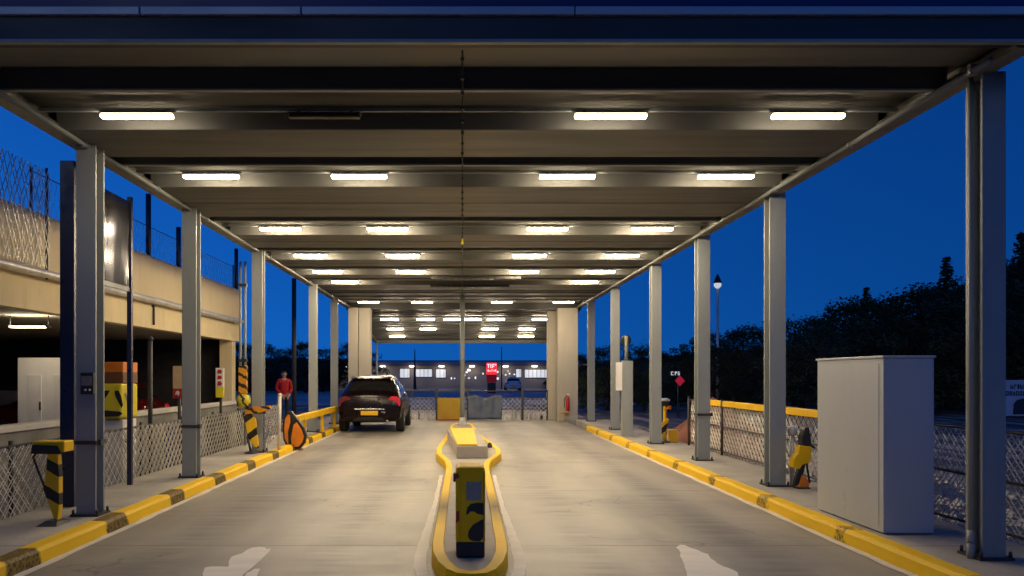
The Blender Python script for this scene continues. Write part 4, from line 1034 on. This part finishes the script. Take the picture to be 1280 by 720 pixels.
struct(MB().box(-9.5, -4.76, 26.3, 29.3, -.15, 0).build('path', M['walk']))

# ------------------------------------------------------------------ far background
def lamp_post(name, x, y, h, label, lit, mat):
    e = thing(name, label, 'lamp post', (x, y, -.15))
    MB().tube((x, y, -.15), (x, y, h - .35), .09, 10, .06).build('pole', mat, e)
    m = MB(); m.lathe([(.05, 0), (.17, .12), (.19, .26), (.16, .28)], (x, y, h - .36), 14); m.build('lantern', M['winlit'] if lit else M['darksteel'], e)
    m = MB(); m.lathe([(.22, 0), (.2, .06), (.1, .3), (.03, .45)], (x, y, h - .08), 14); m.build('hood', M['black'], e)
lamp_post('street_lamp', X(897, 40), 40, Z(352, 40), 'slender pale street lamp with dark pointed hood among the right columns', True, M['galv'])
m = MB(); m.tube((X(364, 30), 30.5, -.15), (X(364, 30), 30.5, Z(346, 30)), .085, 10)
tag(m.build('dark_pole', M['darksteel'], None, origin=(X(364, 30), 30.5, -.15)), 'tall dark pole beyond the left columns behind the person', 'pole')
# long low building
bg = thing('distant_building', 'long low grey building with white lit windows across the far road', 'building', (0, 110, -.15))
MB().box(-32, 34, 110, 122, -.15, 3.0).build('wall', M['bldg'], bg)
MB().hexa([(-33, 109.2, 3.003), (35, 109.2, 3.003), (35, 123, 3.003), (-33, 123, 3.003)], [(-32.5, 110, 3.55), (34.5, 110, 3.55), (34, 122, 4.0), (-32, 122, 4.0)]).build('roof', M['bldgroof'], bg)
for (a, b, y0, y1) in ((500, 512, 461, 472), (520, 540, 461.5, 471), (545, 557, 461.5, 472), (645, 651.5, 461.5, 471.5), (656, 690, 462, 472), (398, 420, 461, 470), (724, 738, 462, 471)):
    f = MB(); x0, x1, z0, z1 = X(a, 110), X(b, 110), Z(y1, 110), Z(y0, 110)
    f.box(x0 - .08, x1 + .08, 109.94, 109.999, z0 - .08, z0); f.box(x0 - .08, x1 + .08, 109.94, 109.999, z1, z1 + .08); f.box(x0 - .08, x0, 109.94, 109.999, z0, z1); f.box(x1, x1 + .08, 109.94, 109.999, z0, z1)
    k = 1
    while x0 + k * .55 < x1: f.box(x0 + k * .55 - .02, x0 + k * .55 + .02, 109.95, 109.985, z0, z1); k += 1
    w = f.build('window', M['darksteel'], bg); MB().box(x0, x1, 109.986, 109.998, z0, z1).build('pane', M['winlit'], w)
rgl = random.Random(3); m = MB()
for k in range(26):
    px = rgl.uniform(560, 645); py = rgl.uniform(463, 476); m.box(X(px, 110), X(px, 110) + rgl.uniform(.06, .3), 109.97, 109.999, Z(py, 110), Z(py, 110) + rgl.uniform(.08, .3))
m.build('small_window', emat('dim_window', (.9, .92, 1.), .28), bg)
for px in (430, 478, 515, 552, 590, 632, 668, 705, 735):
    m = MB(); m.box(X(px, 108.9) - .35, X(px, 108.9) + .35, 108.7, 108.95, 2.86, 2.95); m.build('added_fill_lamp', M['eavefill'], bg)  # added lamps under the eave, only to brighten facade and forecourt
for px, top in ((518.5, 437), (627, 434)):
    m = MB(); m.tube((X(px, 105), 105, -.15), (X(px, 105), 105, Z(top, 105)), .22 if px < 600 else .10, 8, .05)
    tag(m.build('mast', M['darksteel'], None, origin=(X(px, 105), 105, -.15)), 'dark tapering mast in front of the distant building' if px < 600 else 'thin mast right of the red lit sign', 'mast')
rs = thing('lit_sign', 'bright red illuminated sign with pale lettering on a dark pylon', 'sign', (X(614, 80), 80, -.15))
rx0, rx1 = X(608, 80), X(621, 80)
MB().box(rx0, rx1, 79.9, 80.1, Z(468, 80), Z(453.5, 80)).build('light_box', M['redsign'], rs, .01)
MB().box(rx0 + .02, rx1 - .02, 79.92, 80.08, Z(478, 80), Z(468.2, 80)).build('dim_panel', emat('dim_red', (.8, .01, .01), .02, (.3, .02, .02)), rs)
MB().box(rx0 + .1, rx1 - .1, 79.95, 80.05, -.15, Z(478.2, 80)).build('pylon', M['darksteel'], rs)
m = MB(); g_ = lambda a, b, c, d_: m.box(X(a, 80), X(b, 80), 79.885, 79.898, Z(d_, 80), Z(c, 80))
for (a, b, c, d_) in ((609, 612, 455, 456.2), (610.1, 611.1, 456.3, 460), (613, 614.1, 455, 460), (615.2, 616.2, 455, 460), (616.3, 618.2, 455, 456.1), (616.3, 617.8, 457.3, 458.3), (618.9, 620.2, 455, 457), (609.5, 611, 462, 464.4), (612, 613.2, 463, 464.4), (614.5, 615.3, 461.5, 464.4), (617, 618, 462.4, 464.4), (618.9, 620, 461.7, 464.4)): g_(a, b, c, d_)
m.build('lettering', M['pinkglyph'], rs)
# small white-lettered sign and red diamond on the right
d6 = 34.0
rsn = thing('diamond_sign', 'small red diamond sign under a strip of white letters on right', 'sign', (X(848, d6), d6, -.15))
MB().tube((X(848, d6), d6 + .06, -.15), (X(848, d6), d6 + .06, Z(463, d6)), .03, 8).build('post', M['darksteel'], rsn)
cx, cz = X(850, d6), Z(476, d6)
MB().prism_xz([(cx - .21, cz), (cx, cz - .23), (cx + .21, cz), (cx, cz + .23)], d6, d6 + .03).build('diamond', emat('red_sign_glow', (.8, .02, .06), .06, (.5, .02, .04)), rsn)  # faint emission imitates light thrown back by the sign
MB().box(X(837, d6), X(851, d6), d6, d6 + .03, Z(470, d6), Z(463.5, d6)).build('strip', M['black'], rsn)
m = MB()
for (a, b, c, e_) in ((838.8, 839.7, 464.5, 469), (839.8, 841.8, 464.5, 465.4), (839.8, 841.8, 468.1, 469), (843.5, 844.5, 464.5, 469), (844.6, 846.2, 464.5, 466.6), (847.3, 849.4, 464.5, 465.4), (847.3, 848.2, 465.5, 469), (848.3, 849.6, 468.1, 469), (848.9, 849.7, 466.2, 468)): m.box(X(a, d6), X(b, d6), d6 - .012, d6 - .001, Z(e_, d6), Z(c, d6))
m.build('lettering', emat('letter_glow', (.9, .9, .9), .10), rsn)  # letters glow slightly in place of reflected light
# pale blue notice board at the right edge
d7 = 13.0
nb = thing('notice_board', 'pale blue notice board with dark lettering beyond the nearest right column', 'notice board', (X(1290, d7), d7, -.15))
nx0, nx1 = X(1252, d7), X(1335, d7)
MB().box(nx0, nx1, d7, d7 + .05, Z(520, d7), Z(475, d7)).build('board', M['boardblue'], nb, .006)
for x_ in (nx0 + .08, nx1 - .08): MB().box(x_ - .03, x_ + .03, d7 + .055, d7 + .11, -.15, Z(478, d7)).build('post', M['darksteel'], nb)
m = MB(); rn = random.Random(6)
for (y0, y1, xs_) in ((480.5, 486, 1263), (489, 494.5, 1257)):
    px = xs_
    while px < 1328:
        w = rn.uniform(2.2, 3.6); k = rn.random()
        bxs = [(px, px + .9, y0, y1)]
        if k < .7: bxs.append((px + .92, px + w, y0, y0 + 1.2))
        if k > .3: bxs.append((px + .92, px + w, y1 - 1.2, y1))
        if k > .5: bxs.append((px + w - .9, px + w, y0 + 1.25, y1 - 1.25))
        for a, b, c, e_ in bxs: m.box(X(a, d7), X(b, d7), d7 - .006, d7 - .001, Z(e_, d7), Z(c, d7))
        px += w + 1.3
m.prism_xz([(X(1266, d7), Z(518, d7)), (X(1267, d7), Z(505, d7)), (X(1271, d7), Z(500, d7)), (X(1279, d7), Z(498, d7)), (X(1290, d7), Z(501, d7)), (X(1306, d7), Z(509, d7)), (X(1307, d7), Z(518, d7))], d7 - .006, d7 - .001)
m.build('lettering', M['ink'], nb)

# ------------------------------------------------------------------ trees and hillside
def tree_mesh(seed, kind):
    rt = random.Random(seed); tr = MB(); lv = MB()
    if kind == 'conifer':
        tr.tube((0, 0, 0), (0, 0, 9.6), .20, 8, .02)
        for k in range(46):
            z = .8 + 8.9 * (k / 45) ** .9; rad = (10 - z) * .23 * rt.uniform(.75, 1.15) + .1
            nb_ = 7
            for b in range(nb_):
                a = rt.uniform(0, 6.28); tip = Vector((math.cos(a) * rad, math.sin(a) * rad, z - rad * .25))
                if k % 3 == 0: tr.tube((0, 0, z), tip, .02, 4, .006)
                for q in range(5):
                    p = Vector((0, 0, z)).lerp(tip, (q + 1) / 5); s = rt.uniform(.10, .24)
                    u = Vector((rt.gauss(0, 1), rt.gauss(0, 1), rt.gauss(0, .4))).normalized() * s; v = Vector((rt.gauss(0, 1), rt.gauss(0, 1), rt.gauss(0, .6))).normalized() * s * .6
                    lv.add([p - u, p + v, p + u, p - v], [(0, 1, 2, 3)])
    else:
        tr.tube((0, 0, 0), (.1, 0, 3), .26, 8, .17); tr.tube((.1, 0, 3), (0, .1, 6.5), .17, 8, .05)
        cl = []
        for k in range(34):
            z = rt.uniform(1.2, 9.0); w = 2.9 * math.sin(min(1, (z + .6) / 5.0) * math.pi / 2) * (1 if z < 5.5 else max(.15, 1 - ((z - 5.5) / 4.2) ** 2)); a = rt.uniform(0, 6.28); q = w * math.sqrt(rt.random())
            c = Vector((math.cos(a) * q, math.sin(a) * q, z)); cl.append((c, rt.uniform(.55, 1.15)))
            tr.tube((.05, .05, max(.8, z * .6)), c, .05, 5, .012)
        for (c, r) in cl:
            for i in range(80):
                dv = Vector((rt.gauss(0, 1), rt.gauss(0, 1), rt.gauss(0, .8))).normalized(); p = c + dv * r * (rt.random() ** .45)
                s = rt.uniform(.07, .19); u = Vector((rt.gauss(0, 1), rt.gauss(0, 1), rt.gauss(0, 1))).normalized() * s; v = u.orthogonal().normalized() * s * .55
                lv.add([p - u, p + v, p + u, p - v], [(0, 1, 2, 3)])
    return tr, lv
protos = []
for i in range(4):
    tr, lv = tree_mesh(50 + i, 'broad'); protos.append(('broadleaf_tree', tr, lv))
for i in range(2):
    tr, lv = tree_mesh(80 + i, 'conifer'); protos.append(('conifer_tree', tr, lv))
pobj = []
def tree(pi, x, y, h, rot, label, group, wide=1.0):
    nm, tr, lv = protos[pi]
    if len(pobj) <= pi: pobj.extend([None] * (pi + 1 - len(pobj)))
    if pobj[pi] is None:
        e = thing(nm, label, 'tree', (0, 0, 0), group); tr.build('trunk', M['bark'], e, fix=False); lv.build('crown', M['leaf'] if nm[0] == 'b' else M['needle'], e, fix=False); pobj[pi] = e
    else:
        e = copy_tree(pobj[pi], None, label); e['group'] = group
    s = h / 9.7
    e.location = (x, y, -.2); e.scale = (s * wide, s * wide, s); e.rotation_euler = (0, 0, rot)
    return e
sky_r = [(725, 432), (760, 424), (800, 424), (845, 428), (880, 415), (905, 405), (930, 405), (960, 398), (1000, 388), (1030, 383), (1060, 372), (1082, 362), (1110, 366), (1140, 352), (1165, 345), (1210, 345), (1240, 335), (1275, 318), (1330, 300), (1400, 290)]
def interp(tab, x):
    for (a, b), (c, d_) in zip(tab[:-1], tab[1:]):
        if a <= x <= c: return b + (d_ - b) * (x - a) / (c - a)
    return tab[-1][1]
rt = random.Random(17)
px = 728.
while px < 1400:
    D = rt.uniform(46, 54); top = interp(sky_r, px) + rt.uniform(-4, 7)
    tree(rt.randrange(4), X(px, D), D, Z(top, D), rt.uniform(0, 6), 'dark broadleaf tree in the black tree line right of the canopy', 'trees of the right tree line', 1.15); px += rt.uniform(13, 20)
px = 735.
while px < 1400:
    D = rt.uniform(36, 42); top = interp(sky_r, px) + rt.uniform(12, 34)
    tree(rt.randrange(4), X(px, D), D, Z(top, D), rt.uniform(0, 6), 'dark broadleaf tree in the black tree line right of the canopy', 'trees of the right tree line', 1.5); px += rt.uniform(22, 32)
for px, top, D, lab in ((1183, 318, 44, 'pointed dark conifer just left of the nearest right column'), (1277, 288, 44, 'tall dark conifer at the right edge beyond the nearest column'), (1083, 356, 48, 'short pointed conifer rising above the trees over the grey cabinet')):
    tree(4 + (px % 2), X(px, D), D, Z(top, D), rt.uniform(0, 6), lab, 'conifers of the tree line')
px = 150.
while px < 470:
    D = rt.uniform(80, 90); top = 428 + rt.uniform(-4, 5)
    tree(rt.randrange(4), X(px, D), D, Z(top, D), rt.uniform(0, 6), 'dark tree in the low tree line far beyond the left columns', 'trees of the left tree line', 1.5); px += rt.uniform(15, 22)
def ridge(x0, x1, y, h0, h1, seed):
    m = MB(); rz = random.Random(seed); n = 60; vs = []; fs = []
    for i in range(n + 1):
        t = i / n; x = x0 + (x1 - x0) * t; h = h0 + (h1 - h0) * t + .25 * math.sin(9 * t + seed) + rz.uniform(-.1, .1)
        for (dy, k) in ((-8, 0), (-4, .55), (0, .95), (6, 1), (30, .9), (60, 0)): vs.append((x, y + dy, -.2 + h * k))
    for i in range(n):
        for j in range(5): a = i * 6 + j; fs.append((a, a + 6, a + 7, a + 1))
    m.add(vs, fs, True); return struct(m.build('hill', M['hill']))
ridge(11, 60, 60, 2.6, 8.0, 1)
ridge(-70, -14, 98, 3.5, 4.2, 2)

# ------------------------------------------------------------------ sky, sun, camera
w = bpy.data.worlds.new('World'); scene.world = w; w.use_nodes = True
nt = w.node_tree; nt.nodes.clear()
out = nt.nodes.new('ShaderNodeOutputWorld'); bgn = nt.nodes.new('ShaderNodeBackground')
sk = nt.nodes.new('ShaderNodeTexSky'); sk.sky_type = 'NISHITA'; sk.sun_disc = False
sk.sun_elevation = R(3.0); sk.sun_rotation = R(315); sk.altitude = 0; sk.air_density = 1.; sk.dust_density = .3; sk.ozone_density = 3.
SKY_TINT = (.03, .345, 1.0)
mx = mixc(nt, 1.0, sk.outputs[0], SKY_TINT, 'MULTIPLY')
nt.links.new(mx, bgn.inputs[0]); bgn.inputs[1].default_value = .046
tcw = nt.nodes.new('ShaderNodeTexCoord'); sepw = nt.nodes.new('ShaderNodeSeparateXYZ'); comw = nt.nodes.new('ShaderNodeCombineXYZ')
nt.links.new(tcw.outputs['Generated'], sepw.inputs[0])
nt.links.new(sepw.outputs[0], comw.inputs[0]); nt.links.new(sepw.outputs[1], comw.inputs[1])
nt.links.new(math_n(nt, 'ADD', math_n(nt, 'MULTIPLY', math_n(nt, 'ABSOLUTE', sepw.outputs[2]), .7), .22), comw.inputs[2])
nrw = nt.nodes.new('ShaderNodeVectorMath'); nrw.operation = 'NORMALIZE'; nt.links.new(comw.outputs[0], nrw.inputs[0]); nt.links.new(nrw.outputs[0], sk.inputs[0])
nt.links.new(bgn.outputs[0], out.inputs[0])
sd = bpy.data.lights.new('Sun', 'SUN'); sd.energy = .02; sd.angle = R(15); sd.color = (.75, .85, 1.)
so = bpy.data.objects.new('Sun', sd); col.objects.link(so); so.rotation_euler = (R(75), 0, R(-20)); so.location = (0, -20, 30)

cd = bpy.data.cameras.new('Camera'); co = bpy.data.objects.new('Camera', cd); col.objects.link(co)
co.location = (0, 0, 1.6); co.rotation_euler = (R(90), 0, 0)
cd.sensor_width = 36; cd.lens = 36 * 1000 / 1280
cd.shift_x = 62 / 1280; cd.shift_y = 110 / 1280
cd.clip_start = .05; cd.clip_end = 2000
scene.camera = co
for o in bpy.data.objects:
    if '_o' in o: del o['_o']
scene.view_settings.view_transform = 'Standard'; scene.view_settings.look = 'None'
scene.view_settings.gamma = 1; scene.view_settings.exposure = 2.2; scene.view_settings.use_curve_mapping = False
scene.render.engine = 'CYCLES'
cy = scene.cycles
cy.use_denoising = True; cy.max_bounces = 6; cy.diffuse_bounces = 4; cy.glossy_bounces = 3; cy.use_light_tree = True
cy.sample_clamp_indirect = 6; cy.caustics_reflective = False; cy.caustics_refractive = False
